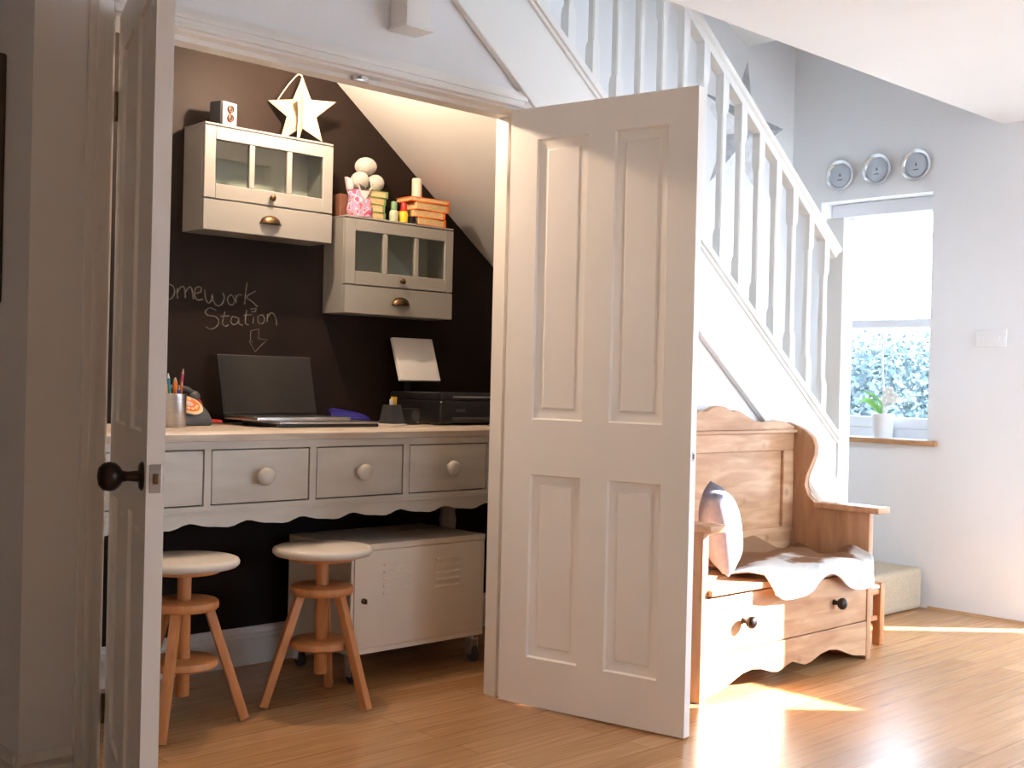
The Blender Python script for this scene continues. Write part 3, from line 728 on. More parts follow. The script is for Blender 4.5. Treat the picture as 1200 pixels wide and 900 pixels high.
for k, lab in enumerate(greens):
    h = (.026, .030, .028, .026)[k]
    book(.052 + .004 * (k == 3) - .003 * (k == 1), .872, zg, .098 + .012 * (k == 3), .105, h - .0006, 'green', lab, 'green books on the right cabinet', R((1, -2, 2, -1)[k])); zg += h
zo = T2 + .001
for k, lab in enumerate(ors):
    h = (.030, .030, .032, .018)[k]
    book(.322 + (.006, -.004, .010, .0)[k], .866, zo, (.150, .160, .172, .190)[k], .110, h - .0006, 'orange', lab, 'orange books on the right cabinet', R((2, -2, 1, -3)[k])); zo += h
b1 = ball((.008, .868, zg + .036), .036, .95, 'left of the two lower white wool balls, behind the printed pouch')
b2 = ball((.076, .86, zg + .034), .0345, .96, 'right-hand lower white wool ball on the green-edged books')
b3 = ball((.038, .872, zg + .096), .042, .82, 'largest white wool ball, balanced on top of two others')
cd = MB(); cd.lathe([(0, 0), (.020, 0), (.0205, .002), (.0205, .078), (.018, .081), (.004, .079), (0, .079)], 28)
cd = cd.build('candle', M_['wax'], angle=50); cd.location = (.290, .866, zo + .0005); tag(cd, 'cream pillar candle standing on the orange-edged books', 'candle')
m = MB(); m.tube([(0, 0, .078), (.001, 0, .086), (.003, 0, .090)], .0012, 6); m.build('wick', M_['dark'], cd)
def bottle(loc, body, cap, lab):
    r = thing('paint_bottle', lab, 'bottle', loc, 0, 'little paint bottles on the right cabinet')
    m = MB(); m.lathe([(0, 0), (.017, 0), (.0185, .003), (.0185, .034), (.016, .041), (.011, .045), (.011, .05), (0, .05)], 24); m.build('bottle_body', M_[body], r, angle=50)
    m = MB(); m.lathe([(0, .0465), (.0125, .0465), (.013, .05), (.0125, .076), (.011, .079), (0, .079)], 24); m.build('cap', M_[cap], r, angle=50)
bottle((.152, .835, T2 + .001), 'palegreen', 'midgreen', 'pale green paint bottle with a darker green cap')
bottle((.196, .828, T2 + .001), 'yellow', 'red', 'yellow paint bottle with a red cap')
m = MB(); m.box((-.014, -.012, 0), (.014, .012, .028), .004, 2); m.lathe([(0, 0), (.009, 0), (.009, .006), (0, .007)], 16, xf=T(0, -.012, .015) @ RX(PI / 2))
o = m.build('sharpener', M_['black']); o.location = (.228, .822, T2 + .001); tag(o, 'tiny black sharpener between the paint bottles and the orange books', 'sharpener')
m = MB(); m.box((-.03, -.05, 0), (.03, .05, .085), .002); o = m.build('card_box', M_['brownbox']); o.location = (-.058, .912, T2 + .001); tag(o, 'brown card box behind the pink printed pouch', 'box')
# printed pouch: a gusseted cloth bag with a folded top
pk = thing('cloth_pouch', 'pink and lilac printed cloth pouch on the right cabinet', 'pouch', (-.012, .838, T2 + .001), R(-6))
t = bmesh.new(); rings = []
for i in range(9):
    z = .105 * i / 8; wx = .048 + .004 * math.sin(i) + .004 * i / 8; wy = .030 * (1 - .75 * (i / 8) ** 1.5) + .001; row = []
    for k in range(20):
        a = 2 * PI * k / 20; cx = math.copysign(abs(math.cos(a)) ** .6, math.cos(a)); cy = math.copysign(abs(math.sin(a)) ** .7, math.sin(a))
        row.append(t.verts.new((wx * cx + .002 * math.sin(5 * a + i), wy * cy + .002 * math.sin(4 * a + 2 * i), z)))
    rings.append(row)
for A, B in zip(rings, rings[1:]):
    for k in range(20): t.faces.new((A[k], A[(k + 1) % 20], B[(k + 1) % 20], B[k]))
t.faces.new(rings[0]); t.faces.new(rings[-1]); bmesh.ops.recalc_face_normals(t, faces=t.faces)
m = MB(); m.merge(t); m.build('pouch_body', M_['print'], pk, angle=60)
m = MB()
m.prism([(-.056, .098), (-.034, .104), (-.040, .142), (-.066, .148)], 1, -.012, .008, .003, 2)
m.prism([(-.010, .098), (.032, .104), (.042, .118), (.030, .102), (.012, .060), (-.006, .088), (-.020, .130)], 1, -.022, -.012, .002, 1)
tag(m.build('folded_top', M_['pinkwhite'], pk), 'pale plain folded lining')

# ------------------------------------------------------------------ desk
ZD = .900
dk = thing('desk', 'long cream painted desk with drawers across the cupboard', 'desk', (-.4, .68, 0))
do = Vector(dk.location)
XL, XR = -1.40, .60
m = MB(); m.prism([(.407, ZD - .033), (.404, ZD - .012), (.414, ZD - .003), (.437, ZD), (.945, ZD), (.945, ZD - .033)], 0, XL - .02, XR + .03, .003, 2); m.build('desktop', M_['desktop'], dk, do)
# front rail with drawer openings and scalloped apron
def scal(x):
    ph = (x - .10) / .205
    return .603 + .008 * math.cos(2 * PI * ph) + .003 * math.cos(4 * PI * ph + .8)
DR = [(-1.25, -.886), (-.863, -.498), (-.473, -.104), (-.078, .296)]
zt, zb, zd0, zd1 = ZD - .034, .60, .665, .842
m = MB(); F0, F1 = .41, .432
m.box((XL, F0, zd1), (XR, F1, zt)); m.box((XL, F0, .641), (XR, F1, zd0))
edges = [XL] + [v for d in DR for v in d] + [XR]
for a, b in zip(edges[0::2], edges[1::2]): m.box((a, F0, zd0), (b, F1, zd1))
N = 90; pts = [(XL + (XR - XL) * i / N, scal(XL + (XR - XL) * i / N)) for i in range(N + 1)]
m.prism(pts + [(XR, .641), (XL, .641)], 1, F0, F1)
m.box((XL, F0 - .006, .640), (XR, F0, .648), .002, 2)
m.box((XL, F1, .65), (XL + .02, .93, zt)); m.box((XR - .02, F1, .65), (XR, .93, zt)); m.box((XL + .02, .91, .65), (XR - .02, .93, zt))
m.build('carcass', M_['desk'], dk, do)
for a, b in DR:
    m = MB(); m.box((a + .004, F0 + .002, zd0 + .004), (b - .004, F0 + .022, zd1 - .004), .003, 2); m.box((a + .02, F0 + .023, zd0 + .01), (b - .02, .85, zd0 + .02))
    dw = m.build('drawer', M_['desk'], dk, do)
    if a > -1.2:
        k_ = MB(); k_.lathe([(0, 0), (.016, 0), (.014, .006), (.013, .012), (.024, .018), (.029, .026), (.028, .034), (.019, .041), (0, .043)], 28, xf=T((a + b) / 2, F0 + .002, .752) @ RX(PI / 2)); k_.build('knob', M_['desk'], dw, do, angle=50)
for x, y in ((XL + .045, .45), (XR - .045, .47), (XL + .045, .89), (XR - .09, .885)):
    m = MB(); m.lathe([(0, .001), (.020, .001), (.022, .02), (.030, .05), (.022, .08), (.019, .10), (.027, .30), (.033, .44), (.036, .49), (.030, .525), (.037, .55), (.040, .57), (.034, .60), (.034, .606), (0, .606)], 28, (x, y, 0)); m.box((x - .036, y - .036, .604), (x + .036, min(y + .036, .908), .66)); m.build('leg', M_['desk'], dk, do, angle=50)

# desk items
zt = ZD + .0008
cup = thing('pencil_cup', 'brushed steel cup full of coloured pencils at the left of the desk', 'cup', (-.862, .66, zt))
m = MB(); m.lathe([(0, 0), (.037, 0), (.038, .002), (.038, .108), (.0365, .109), (.0355, .108), (.0355, .004), (0, .004)], 36); m.build('cup_body', M_['steel'], cup, angle=40)
cols = [((.75, .48, .05), 'ochre pencil standing at the back left of the steel cup'), ((.02, .25, .38), 'teal pencil with a pale tip leaning left in the steel cup'), ((.02, .08, .50), 'short blue pencil in the steel cup'), ((.80, .22, .02), 'thick orange marker in the steel cup'), ((.72, .12, .03), 'red-orange pencil in the middle of the steel cup'), ((.45, .05, .12), 'tall crimson pencil leaning right in the steel cup')]
pos = [(-.026, .010, -.027, .016, .165), (-.020, -.008, -.030, -.010, .176), (.000, -.020, .002, -.026, .135), (.006, .010, .010, .018, .162), (.012, -.012, .016, -.018, .150), (.020, .006, .034, .010, .192)]
for (c_, lab), (xa, ya, xb, yb, h) in zip(cols, pos):
    r = thing('pencil', lab, 'pencil', (-.862 + xa * .55, .66 + ya * .55, zt + .005), 0, 'pencils in the steel cup')
    thick = .0075 if 'marker' in lab else .0045
    d = Vector((xb - xa * .55, yb - ya * .55, h - .005)); q = d * .90
    m = MB(); m.tube([(0, 0, 0), tuple(q)], thick, 6); m.build('barrel', pen(c_), r, angle=20)
    m = MB(); m.tube([tuple(q), tuple(d * .975), tuple(d)], thick, 6, rr=[thick * .96, thick * .5, .0006]); tag(m.build('tip', M_['starwood'] if 'teal' not in lab else M_['paper'], r), 'sharpened tip')

ph = thing('rotary_phone', 'grey rotary telephone with orange and cream dial on the desk', 'telephone', (-.775, .800, zt), R(6)); ph.scale = (.88, .88, .88)
m = MB()
t = bmesh.new()
secs = [(-.105, .030, .078, .0), (-.10, .050, .082, 0), (-.03, .098, .080, 0), (.02, .108, .072, 0), (.075, .100, .066, 0), (.085, .05, .07, 0)]
rs = []
for y, h, w_, _ in secs:
    rs.append([t.verts.new(p) for p in ((-w_ - .008, y, .004), (w_ + .008, y, .004), (w_ + .004, y, h * .45), (w_ - .010, y, h), (-w_ + .010, y, h), (-w_ - .004, y, h * .45))])
for A, B in zip(rs, rs[1:]):
    for k in range(6): t.faces.new((A[k], A[(k + 1) % 6], B[(k + 1) % 6], B[k]))
t.faces.new(rs[0]); t.faces.new(rs[-1]); bmesh.ops.recalc_face_normals(t, faces=t.faces)
bmesh.ops.bevel(t, geom=t.edges[:], offset=.006, segments=2, affect='EDGES', profile=.6)
m.merge(t); m.box((-.08, -.10, 0), (.08, .08, .005)); m.build('phone_body', M_['phone'], ph, angle=50)
tilt = T(0, -.066, .076) @ RX(R(36))
m = MB(); m.lathe([(0, 0), (.056, 0), (.058, .003), (.056, .006), (0, .006)], 40, xf=tilt); dl_ = m.build('dial_plate', M_['creamp'], ph, angle=40)
m = MB(); m.lathe([(.017, .0065), (.044, .0065), (.043, .010), (.018, .010)], 40, xf=tilt); m.build('finger_wheel', M_['orange'], dl_, angle=40)
for k in range(10):
    a = R(60 + k * 30); m = MB(); m.lathe([(0, .0101), (.0062, .0101), (.0062, .0112), (0, .0112)], 12, xf=tilt @ T(.031 * math.cos(a), .031 * math.sin(a), 0)); m.build('finger_hole', M_['creamp'], dl_)
m = MB(); m.lathe([(0, .0065), (.0165, .0065), (.016, .0115), (0, .012)], 24, xf=tilt); m.build('dial_centre', M_['pinkwhite'], dl_)
m = MB(); m.tube(smooth_path([(-.085, .035, .118), (-.06, .035, .136), (0, .035, .142), (.06, .035, .136), (.085, .035, .118)], 5), .013, 12)
for s in (-1, 1): m.lathe([(0, -.016), (.026, -.016), (.028, -.008), (.024, .010), (.012, .018), (0, .019)], 24, xf=T(s * .088, .035, .113) @ RY(s * R(-18)))
m.build('handset', M_['phone'], ph, angle=60)
m = MB(); P_ = []
base = smooth_path([(.100, .035, .100), (.128, .04, .085), (.135, .03, .03), (.115, -.01, .010), (.135, -.05, .010), (.165, -.045, .010), (.150, -.015, .012)], 26)
for i, p in enumerate(base): P_.append(p + Vector((.006 * math.cos(i * 1.25), .006 * math.sin(i * 1.25) * .6, .006 * math.sin(i * 1.25) if p.z > .02 else .004 + .004 * math.sin(i * 1.25))))
m.tube(P_, .0028, 6); tag(m.build('coiled_cord', M_['red'], ph), 'red coiled handset cord')

# closed notebook computer under the open one
nb_ = thing('closed_laptop', 'thin closed black laptop lying beneath the open laptop', 'laptop', (-.34, .645, zt), R(-1))
m = MB(); m.box((-.205, -.125, 0), (.205, .125, .011), .003, 2); m.build('base', M_['black'], nb_)
m = MB(); m.box((-.205, -.126, .0115), (.205, .125, .019), .003, 2); m.build('lid', M_['steel'], nb_)
lt = thing('open_laptop', 'open laptop with dark reflective screen on the desk', 'laptop', (-.408, .69, zt + .0197), R(-3))
m = MB(); m.box((-.185, -.12, 0), (.185, .125, .014), .004, 2); m.build('base', M_['steel'], lt)
m = MB(); m.box((-.165, -.02, .0142), (.165, .09, .0150), .0006); kb = m.build('keyboard', M_['black'], lt)
m = MB(); m.box((-.045, -.105, .0142), (.045, -.035, .0148), .0004); m.build('trackpad', M_['dark'], lt)
tl = T(0, .118, .014) @ RX(R(-16))
m = MB(); m.box((-.188, -.002, .004), (.188, .006, .222), .003, 2, tl); ld = m.build('lid', M_['dark'], lt)
m = MB(); m.box((-.186, -.0032, .008), (.186, -.0022, .219), 0, 1, tl); m.build('screen', M_['screen'], ld)
m = MB(); m.lathe([(0, 0), (.003, 0), (0, .001)], 10, xf=tl @ T(0, -.0034, .213) @ RX(PI / 2)); m.build('webcam', M_['black'], ld)
bc = thing('stapler_case', 'small dark blue plastic case behind the laptops', 'case', (-.065, .80, zt), R(-14))
t = bmesh.new(); rs = []
for x, h, d in ((-.078, .056, .03), (-.06, .060, .042), (.0, .050, .045), (.055, .040, .042), (.078, .030, .03)):
    rs.append([t.verts.new(p) for p in ((x, -d, .0), (x, d, .0), (x, d * .8, h), (x, -d * .8, h * .8))])
for A, B in zip(rs, rs[1:]):
    for k in range(4): t.faces.new((A[k], A[(k + 1) % 4], B[(k + 1) % 4], B[k]))
t.faces.new(rs[0]); t.faces.new(rs[-1]); bmesh.ops.recalc_face_normals(t, faces=t.faces); bmesh.ops.bevel(t, geom=t.edges[:], offset=.006, segments=2, affect='EDGES')
m = MB(); m.merge(t); m.build('case_body', M_['blue'], bc, angle=50)
m = MB(); m.box((-.02, -.046, .016), (.05, -.037, .024), .003, 2); m.build('clip', M_['blue'], bc)
# memo holder
mh = thing('memo_holder', 'tapered dark memo holder beside the printer', 'holder', (.000, .62, zt + .0065), R(8))
m = MB(); t = bmesh.new(); rs = []
for z, s in ((0, .034), (.070, .024)):
    rs.append([t.verts.new((a * s, b_ * s, z)) for a, b_ in ((-1, -1), (1, -1), (1, 1), (-1, 1))])
rs.append([t.verts.new((a * .020, b_ * .020, .070)) for a, b_ in ((-1, -1), (1, -1), (1, 1), (-1, 1))]); rs.append([t.verts.new((a * .020, b_ * .020, .012)) for a, b_ in ((-1, -1), (1, -1), (1, 1), (-1, 1))])
for A, B in zip(rs, rs[1:]):
    for k in range(4): t.faces.new((A[k], A[(k + 1) % 4], B[(k + 1) % 4], B[k]))
t.faces.new(rs[0]); t.faces.new(rs[-1]); bmesh.ops.recalc_face_normals(t, faces=t.faces)
m.merge(t); m.build('holder_body', M_['dark'], mh, angle=30)
m = MB(); m.box((-.040, -.040, 0), (.040, .040, .0058), .0005); o = m.build('note_pad', M_['paper']); o.location = (.000, .62, zt); o.rotation_euler = (0, 0, R(8)); tag(o, 'white note pad lying under the dark memo holder', 'note pad')
m = MB(); m.box((-.006, -.004, .013), (.017, .006, .100), .0006); o = m.build('sticky_notes', M_['yellow']); o.location = (.000, .62, zt + .0065); o.rotation_euler = (0, R(3), R(8)); tag(o, 'yellow pad of notes standing in the dark memo holder', 'note pad')
m = MB(); m.box((-.017, -.015, .013), (-.002, -.007, .092), .0006); o = m.build('white_card', M_['paper']); o.location = (.000, .62, zt + .0065); o.rotation_euler = (0, R(-3), R(8)); tag(o, 'white card standing beside the yellow notes', 'card')
# printer
pr = thing('printer', 'low black printer at the right end of the desk', 'printer', (.42, .735, zt))
m = MB(); m.box((-.225, -.165, .004), (.225, .165, .094), .012, 3); m.box((-.21, -.15, 0), (-.17, -.11, .004)); m.box((.17, -.15, 0), (.21, -.11, .004)); m.box((-.21, .11, 0), (-.17, .15, .004)); m.box((.17, .11, 0), (.21, .15, .004)); m.build('printer_body', M_['black'], pr)
m = MB(); m.box((-.22, -.160, .0945), (.22, .16, .124), .008, 2); sl = m.build('scanner_lid', M_['black'], pr)
m = MB(); m.box((-.16, -.1615, .106), (.215, -.1595, .112)); tag(m.build('trim_strip', M_['steel'], sl), 'thin silver strip')
m = MB(); m.box((-.17, -.185, .020), (.17, -.160, .030), .003, 2); m.build('paper_tray', M_['dark'], pr)
m = MB(); m.box((-.15, -.1665, .050), (-.10, -.1648, .062), .001); m.build('button_strip', M_['dark'], pr)
# speaker in front of the printer, tablet on a stand
spk = thing('desk_speaker', 'small black speaker between the memo holder and the printer', 'speaker', (.125, .665, zt))
m = MB(); m.box((-.024, -.03, 0), (.024, .03, .062), .006, 2); m.build('cabinet', M_['black'], spk)
m = MB(); m.lathe([(0, 0), (.020, 0), (.020, .002), (.016, .001), (0, -.002)], 24, xf=T(0, -.0305, .037) @ RX(PI / 2)); m.build('cone', M_['dark'], spk)
m = MB(); m.lathe([(0, 0), (.004, 0), (.003, .004), (0, .004)], 12, xf=T(.010, -.0305, .010) @ RX(PI / 2)); m.build('dial', M_['steel'], spk)
ts = thing('tablet_stand', 'white slab-like panel tilted on a black stand above the printer', 'stand', (.325, .935, zt), R(0))
m = MB(); m.box((-.07, -.012, .0), (.07, .018, .008), .003, 2); m.box((-.018, .004, .0075), (.018, .016, .20), .003, 2); m.build('stand', M_['black'], ts)
m = MB(); m.box((-.105, -.010, 0), (.105, .006, .185), .005, 3, T(-.01, -.085, .165) @ RX(R(-20))); m.build('panel', M_['white'], ts)

# ------------------------------------------------------------------ metal locker
lk = thing('locker', 'low cream metal locker on castors under the desk', 'locker', (.03, .65, 0))
lo = Vector(lk.location); LX0, LX1, LY0, LY1, LZ0, LZ1 = -.287, .335, .452, .852, .105, .490
m = MB(); m.box((LX0, LY0 + .003, LZ0), (LX0 + .012, LY1, LZ1 - .0125), .002); m.box((LX1 - .012, LY0 + .003, LZ0), (LX1, LY1, LZ1 - .0125), .002); m.box((LX0 + .012, LY0 + .003, LZ0), (LX1 - .012, LY1, LZ0 + .018)); m.box((LX0 + .012, LY1 - .01, LZ0 + .018), (LX1 - .012, LY1, LZ1 - .0125))
m.box((LX0, LY0, LZ1 - .022), (LX1, LY1, LZ1), .004, 2); m.build('carcass', M_['locker'], lk, lo)
m = MB(); m.box((LX0 + .0135, LY0, LZ0 + .019), (LX1 - .0135, LY0 + .018, LZ1 - .0235), .003, 2)
def louvre(m, cx, cz):
    m.prism([(LY0 + .002, cz - .006), (LY0 - .008, cz - .005), (LY0 - .008, cz - .002), (LY0 + .002, cz + .006)], 0, cx - .058, cx + .058, .001)
for cx in (-.092, .146):
    for k in range(5): louvre(m, cx, .313 + .0255 * k)
dd = m.build('locker_door', M_['locker'], lk, lo)
m = MB(); m.lathe([(0, 0), (.010, 0), (.010, .010), (.007, .012), (0, .012)], 20, xf=T(-.235, LY0, .293) @ RX(PI / 2)); m.box((-.237, LY0 - .020, .285), (-.233, LY0 - .011, .301)); tag(m.build('lock', M_['brass'], dd, lo), 'small metal lock')
for x, y in ((LX0 + .03, LY0 + .035), (LX1 - .03, LY0 + .035), (LX0 + .03, LY1 - .035), (LX1 - .03, LY1 - .035)):
    m = MB(); m.lathe([(0, -.010), (.026, -.010), (.029, -.006), (.029, .006), (.026, .010), (0, .010)], 24, xf=T(x, y - .012, .0295) @ RY(PI / 2)); cs = m.build('caster', M_['dark'], lk, lo)
    m = MB(); m.box((x - .016, y - .020, .028), (x - .012, y + .016, .085)); m.box((x + .012, y - .020, .028), (x + .016, y + .016, .085)); m.box((x - .016, y - .020, .085), (x + .016, y + .022, .092)); m.lathe([(0, 0), (.012, 0), (.012, .013), (0, .013)], 16, (x, y, .0915)); m.build('fork', M_['chrome'], cs, lo)

# ------------------------------------------------------------------ swivel stools
def stool(label, loc, rz):
    r = thing('screw_stool', label, 'stool', loc, rz, 'wooden screw stools at the desk')
    m = MB(); m.lathe([(0, .487), (.135, .487), (.155, .491), (.163, .499), (.164, .507), (.160, .514), (.150, .518), (0, .520)], 56); m.build('seat', M_['stoolseat'], r, angle=50)
    m = MB(); m.lathe([(0, .474), (.105, .474), (.108, .480), (.108, .4868), (0, .4868)], 40); m.build('seat_plate', M_['stoolwood'], r, angle=40)
    m = MB(); m.lathe([(0, .098), (.019, .098), (.021, .101), (.021, .474), (0, .474)], 24); m.build('screw_post', M_['stoolwood'], r, angle=40)
    m = MB(); m.lathe([(.0215, .362), (.098, .362), (.103, .367), (.104, .377), (.102, .387), (.096, .391), (.0215, .391)], 44); m.build('collar', M_['stoolwood'], r, angle=40)
    m = MB(); m.lathe([(.0215, .186), (.098, .186), (.104, .191), (.105, .200), (.102, .209), (.095, .213), (.0215, .213)], 44); m.build('lower_disc', M_['stoolwood'], r, angle=40)
    for k in range(3):
        a = k * 2 * PI / 3; ca, sa = math.cos(a), math.sin(a)
        p = Vector((.075 * ca, .075 * sa, .3615)); q = Vector((.196 * ca, .196 * sa, .001))
        m = MB(); d = q - p; rot = Matrix(((-sa, ca * 0 - sa * 0, 0),) * 3)
        X = Vector((-sa, ca, 0)); Z = d.normalized(); Y = Z.cross(X)
        mx = Matrix.Translation(p) @ Matrix((X, Y, Z)).transposed().to_4x4()
        m.box((-.014, -.014, 0), (.014, .014, d.length - .007), .003, 2, mx); m.build('leg', M_['stoolwood'], r)
    return r
s1 = stool('wooden screw stool with round pale seat, right one beside the metal locker', (-.482, .348, 0), R(46.5))
s2 = copy_tree(s1); s2['label'] = 'wooden screw stool with round pale seat, left one beside the left door'; s2.location = (-.966, .372, 0); s2.rotation_euler = (0, 0, R(-15))

# ------------------------------------------------------------------ settle
be = thing('settle', 'high-backed pine settle with scrolled wings and drawer base', 'bench', (1.05, -.27, 0))
bo = Vector(be.location); BX0, BX1, BY = .50, 1.60, -.46
prof = [(-.46, 0), (-.46, .583), (-.235, .583), (-.205, .600), (-.172, .628), (-.155, .670), (-.160, .710), (-.185, .760), (-.202, .800), (-.204, .835), (-.190, .870), (-.160, .897), (-.115, .915), (-.068, .930), (-.045, .928), (-.045, 0)]
for xa, xb in ((BX0, BX0 + .03), (BX1 - .03, BX1)):
    m = MB(); m.prism(prof, 0, xa, xb, .003, 2); m.build('side_panel', M_['pinev'], be, bo, angle=30)
for xa, xb in ((BX0 - .035, BX0 + .06), (BX1 - .06, BX1 + .035)):
    m = MB(); m.box((xa, -.515, .584), (xb, -.222, .610), .007, 3); m.build('arm', M_['pine'], be, bo)
xl, xr = BX0 + .031, BX1 - .031; cx = 1.05
m = MB(); m.box((xl, -.105, .815), (xr, -.068, .888), .003); m.box((xl, -.105, .385), (xr, -.068, .50), .003)
m.box((xl, -.105, .50), (xl + .075, -.068, .815), .003); m.box((xr - .075, -.105, .50), (xr, -.068, .815), .003)
m.build('back_frame', M_['pine'], be, bo)
m = MB(); m.box((xl + .075, -.090, .50), (xr - .075, -.072, .815)); m.build('back_panel', M_['pine'], be, bo)
m = MB(); m.box((xl, -.118, .888), (xr, -.062, .902), .004, 2); m.build('ledge', M_['pine'], be, bo)
cp = [(0, .998), (.035, .995), (.062, .985), (.078, .974), (.090, .972), (.104, .980), (.125, .979), (.155, .968), (.200, .950), (.245, .936), (.290, .930), (.340, .935), (.390, .941), (.440, .936), (.490, .922), (.518, .914)]
pts = [(cx + .0 - x, z) for x, z in cp[::-1]] + [(cx + x, z) for x, z in cp[1:]]
m = MB(); m.prism([(xl, .9025)] + pts + [(xr, .9025)], 1, -.103, -.075, .003, 2); m.build('crest', M_['pine'], be, bo, angle=30)
m = MB(); m.box((xl, -.478, .362), (xr, -.106, .384), .006, 3); m.build('seat', M_['pine'], be, bo)
m = MB(); m.box((xl, -.456, .156), (xr, -.436, .350), .002); m.box((xl, -.43, .15), (xr, -.07, .16)); dw = m.build('drawer', M_['pine'], be, bo)
for x in (.742, 1.330):
    m = MB(); m.lathe([(0, 0), (.012, 0), (.008, .008), (.008, .018), (.018, .024), (.023, .034), (.022, .044), (.014, .051), (0, .053)], 24, xf=T(x, -.456, .254) @ RX(PI / 2)); tag(m.build('knob', M_['darkmetal'], dw, bo, angle=50), 'dark turned drawer knob')
m = MB(); m.lathe([(0, 0), (.005, 0), (.005, .002), (0, .002)], 12, xf=T(1.05, -.4565, .330) @ RX(PI / 2)); m.box((1.0475, -.4585, .316), (1.0525, -.4565, .328)); m.build('keyhole', M_['darkmetal'], dw, bo)
hp = [(.0, .068), (.03, .062), (.06, .048), (.09, .042), (.13, .049), (.19, .070), (.25, .078), (.31, .071), (.38, .045), (.43, .028), (.48, .022), (.512, .020), (.519, .002)]
lowp = [(cx - x, z) for x, z in hp[::-1]] + [(cx + x, z) for x, z in hp[1:]]
m = MB(); m.prism(lowp + [(xr, .152), (xl, .152)], 1, -.459, -.437, .002, 1); m.build('plinth', M_['pine'], be, bo, angle=25)

# cowhide on the seat
def hide_mesh():
    nx, ny = 60, 44; t = bmesh.new(); g = {}
    def edge(u): return 1
    for i in range(nx + 1):
        for j in range(ny + 1):
            u = i / nx * 2 - 1; v = j / ny * 2 - 1
            rr = 1 - .10 * (math.sin(3.2 * math.atan2(v, u) + .6) + .6 * math.sin(7 * math.atan2(v, u)))
            s = max(abs(u), abs(v)); L = math.hypot(u, v) or 1; q = s / L * (.55 + .45 * L / max(s, 1e-6) if s > 0 else 1)
            px, py = u * rr, v * rr
            x = 1.205 + px * .355 + .02 * math.sin(4 * v); y = -.315 + py * .235 + .014 * math.sin(5 * u + 1)
            h = .3865
            wr = .010 * (math.sin(9 * u + 3 * v) + math.sin(7 * v - 4 * u + 1)) * (.4 + .6 * max(abs(u), abs(v)) ** 2)
            z = h + .020 + wr * .7 + .012 * (1 - max(abs(u), abs(v)) ** 4)
            z = max(z, h + .008)
            front = -.484
            if y < front:       # hang over the front edge
                ov = front - y; z = h + .006 + .006 * math.sin(10 * u) - ov * .95; y = front - .010 - .010 * (1 + math.sin(11 * u)) * min(1, ov * 20)
            if y > -.135:       # ride up the back
                ov = y + .135; z += ov * .55 * (1 + .5 * math.sin(6 * u)); y = -.135 + ov * .35
            if x > 1.545: z += (x - 1.545) * 1.2; x = 1.545 + (x - 1.545) * .2
            g[i, j] = t.verts.new((x, y, z))
    for i in range(nx):
        for j in range(ny): t.faces.new((g[i, j], g[i + 1, j], g[i + 1, j + 1], g[i, j + 1]))
    bmesh.ops.recalc_face_normals(t, faces=t.faces)
    bmesh.ops.solidify(t, geom=t.faces[:], thickness=-.006)
    bmesh.ops.recalc_face_normals(t, faces=t.faces)
    m = MB(); m.merge(t); return m
hd = hide_mesh().build('cowhide', M_['hide'], off=(1.2, -.31, .385), angle=80); hd.location = (1.2, -.31, .385)
tag(hd, 'white and brown cowhide draped over the settle seat', 'hide')

# cushion
def pillow(s, th):
    t = bmesh.new(); n = 24; top = {}; bot = {}
    for i in range(n + 1):
        for j in range(n + 1):
            u, v = i / n * 2 - 1, j / n * 2 - 1
            p = (1 - u * u) ** .5 * (1 - v * v) ** .5 if abs(u) < 1 and abs(v) < 1 else 0
            k = 1 - .10 * ((1 - v * v) * u * u if abs(u) > abs(v) else (1 - u * u) * v * v)
            z = th * p ** .75 + .003 * math.sin(9 * u + 2 * v) * p
            top[i, j] = t.verts.new((u * s * k, -z, v * s * k)); bot[i, j] = top[i, j] if i in (0, n) or j in (0, n) else t.verts.new((u * s * k, z * .85, v * s * k))
    for i in range(n):
        for j in range(n):
            t.faces.new((top[i, j], top[i + 1, j], top[i + 1, j + 1], top[i, j + 1])); t.faces.new((bot[i, j], bot[i, j + 1], bot[i + 1, j + 1], bot[i + 1, j]))
    bmesh.ops.recalc_face_normals(t, faces=t.faces); m = MB(); m.merge(t); return m
cu = pillow(.150, .08).build('cushion', M_['linen'], angle=80)
cu.matrix_world = T(.800, -.300, .562) @ RZ(R(40)) @ RX(R(-10)) @ RY(R(-4))
tag(cu, 'grey-lilac linen cushion leaning in the left corner of the settle', 'cushion')

# low stool beside the settle
fs = thing('footstool', 'low wooden footstool with pale rush seat between settle and bottom step', 'stool', (1.775, -.235, 0))
for x in (-.095, .095):
    for y in (-.105, .105):
        m = MB(); pts = [(-.018, 0), (.018, 0), (.018, .235), (.010, .256), (-.006, .264), (-.018, .255)] if x > 0 else [(-.018, 0), (.018, 0), (.018, .255), (.006, .264), (-.010, .256), (-.018, .235)]
        m.prism([(x + a, b_) for a, b_ in pts], 1, y - .018, y + .018, .004, 2); m.build('leg', M_['stoolwood'], fs, angle=40)
for y in (-.105, .105):
    m = MB(); m.box((-.0765, y - .013, .215), (.0765, y + .013, .238), .004, 2); m.build('seat_rail', M_['stoolwood'], fs)
    m = MB(); m.box((-.0765, y - .008, .105), (.0765, y + .008, .125), .003, 1); m.build('stretcher', M_['stoolwood'], fs)
for x in (-.095, .095):
    m = MB(); m.box((x - .008, -.0865, .085), (x + .008, .0865, .105), .003, 1); m.build('stretcher', M_['stoolwood'], fs)
m = MB(); m.box((-.076, -.122, .2385), (.076, .122, .256), .008, 3); m.build('seat', M_['rush'], fs)

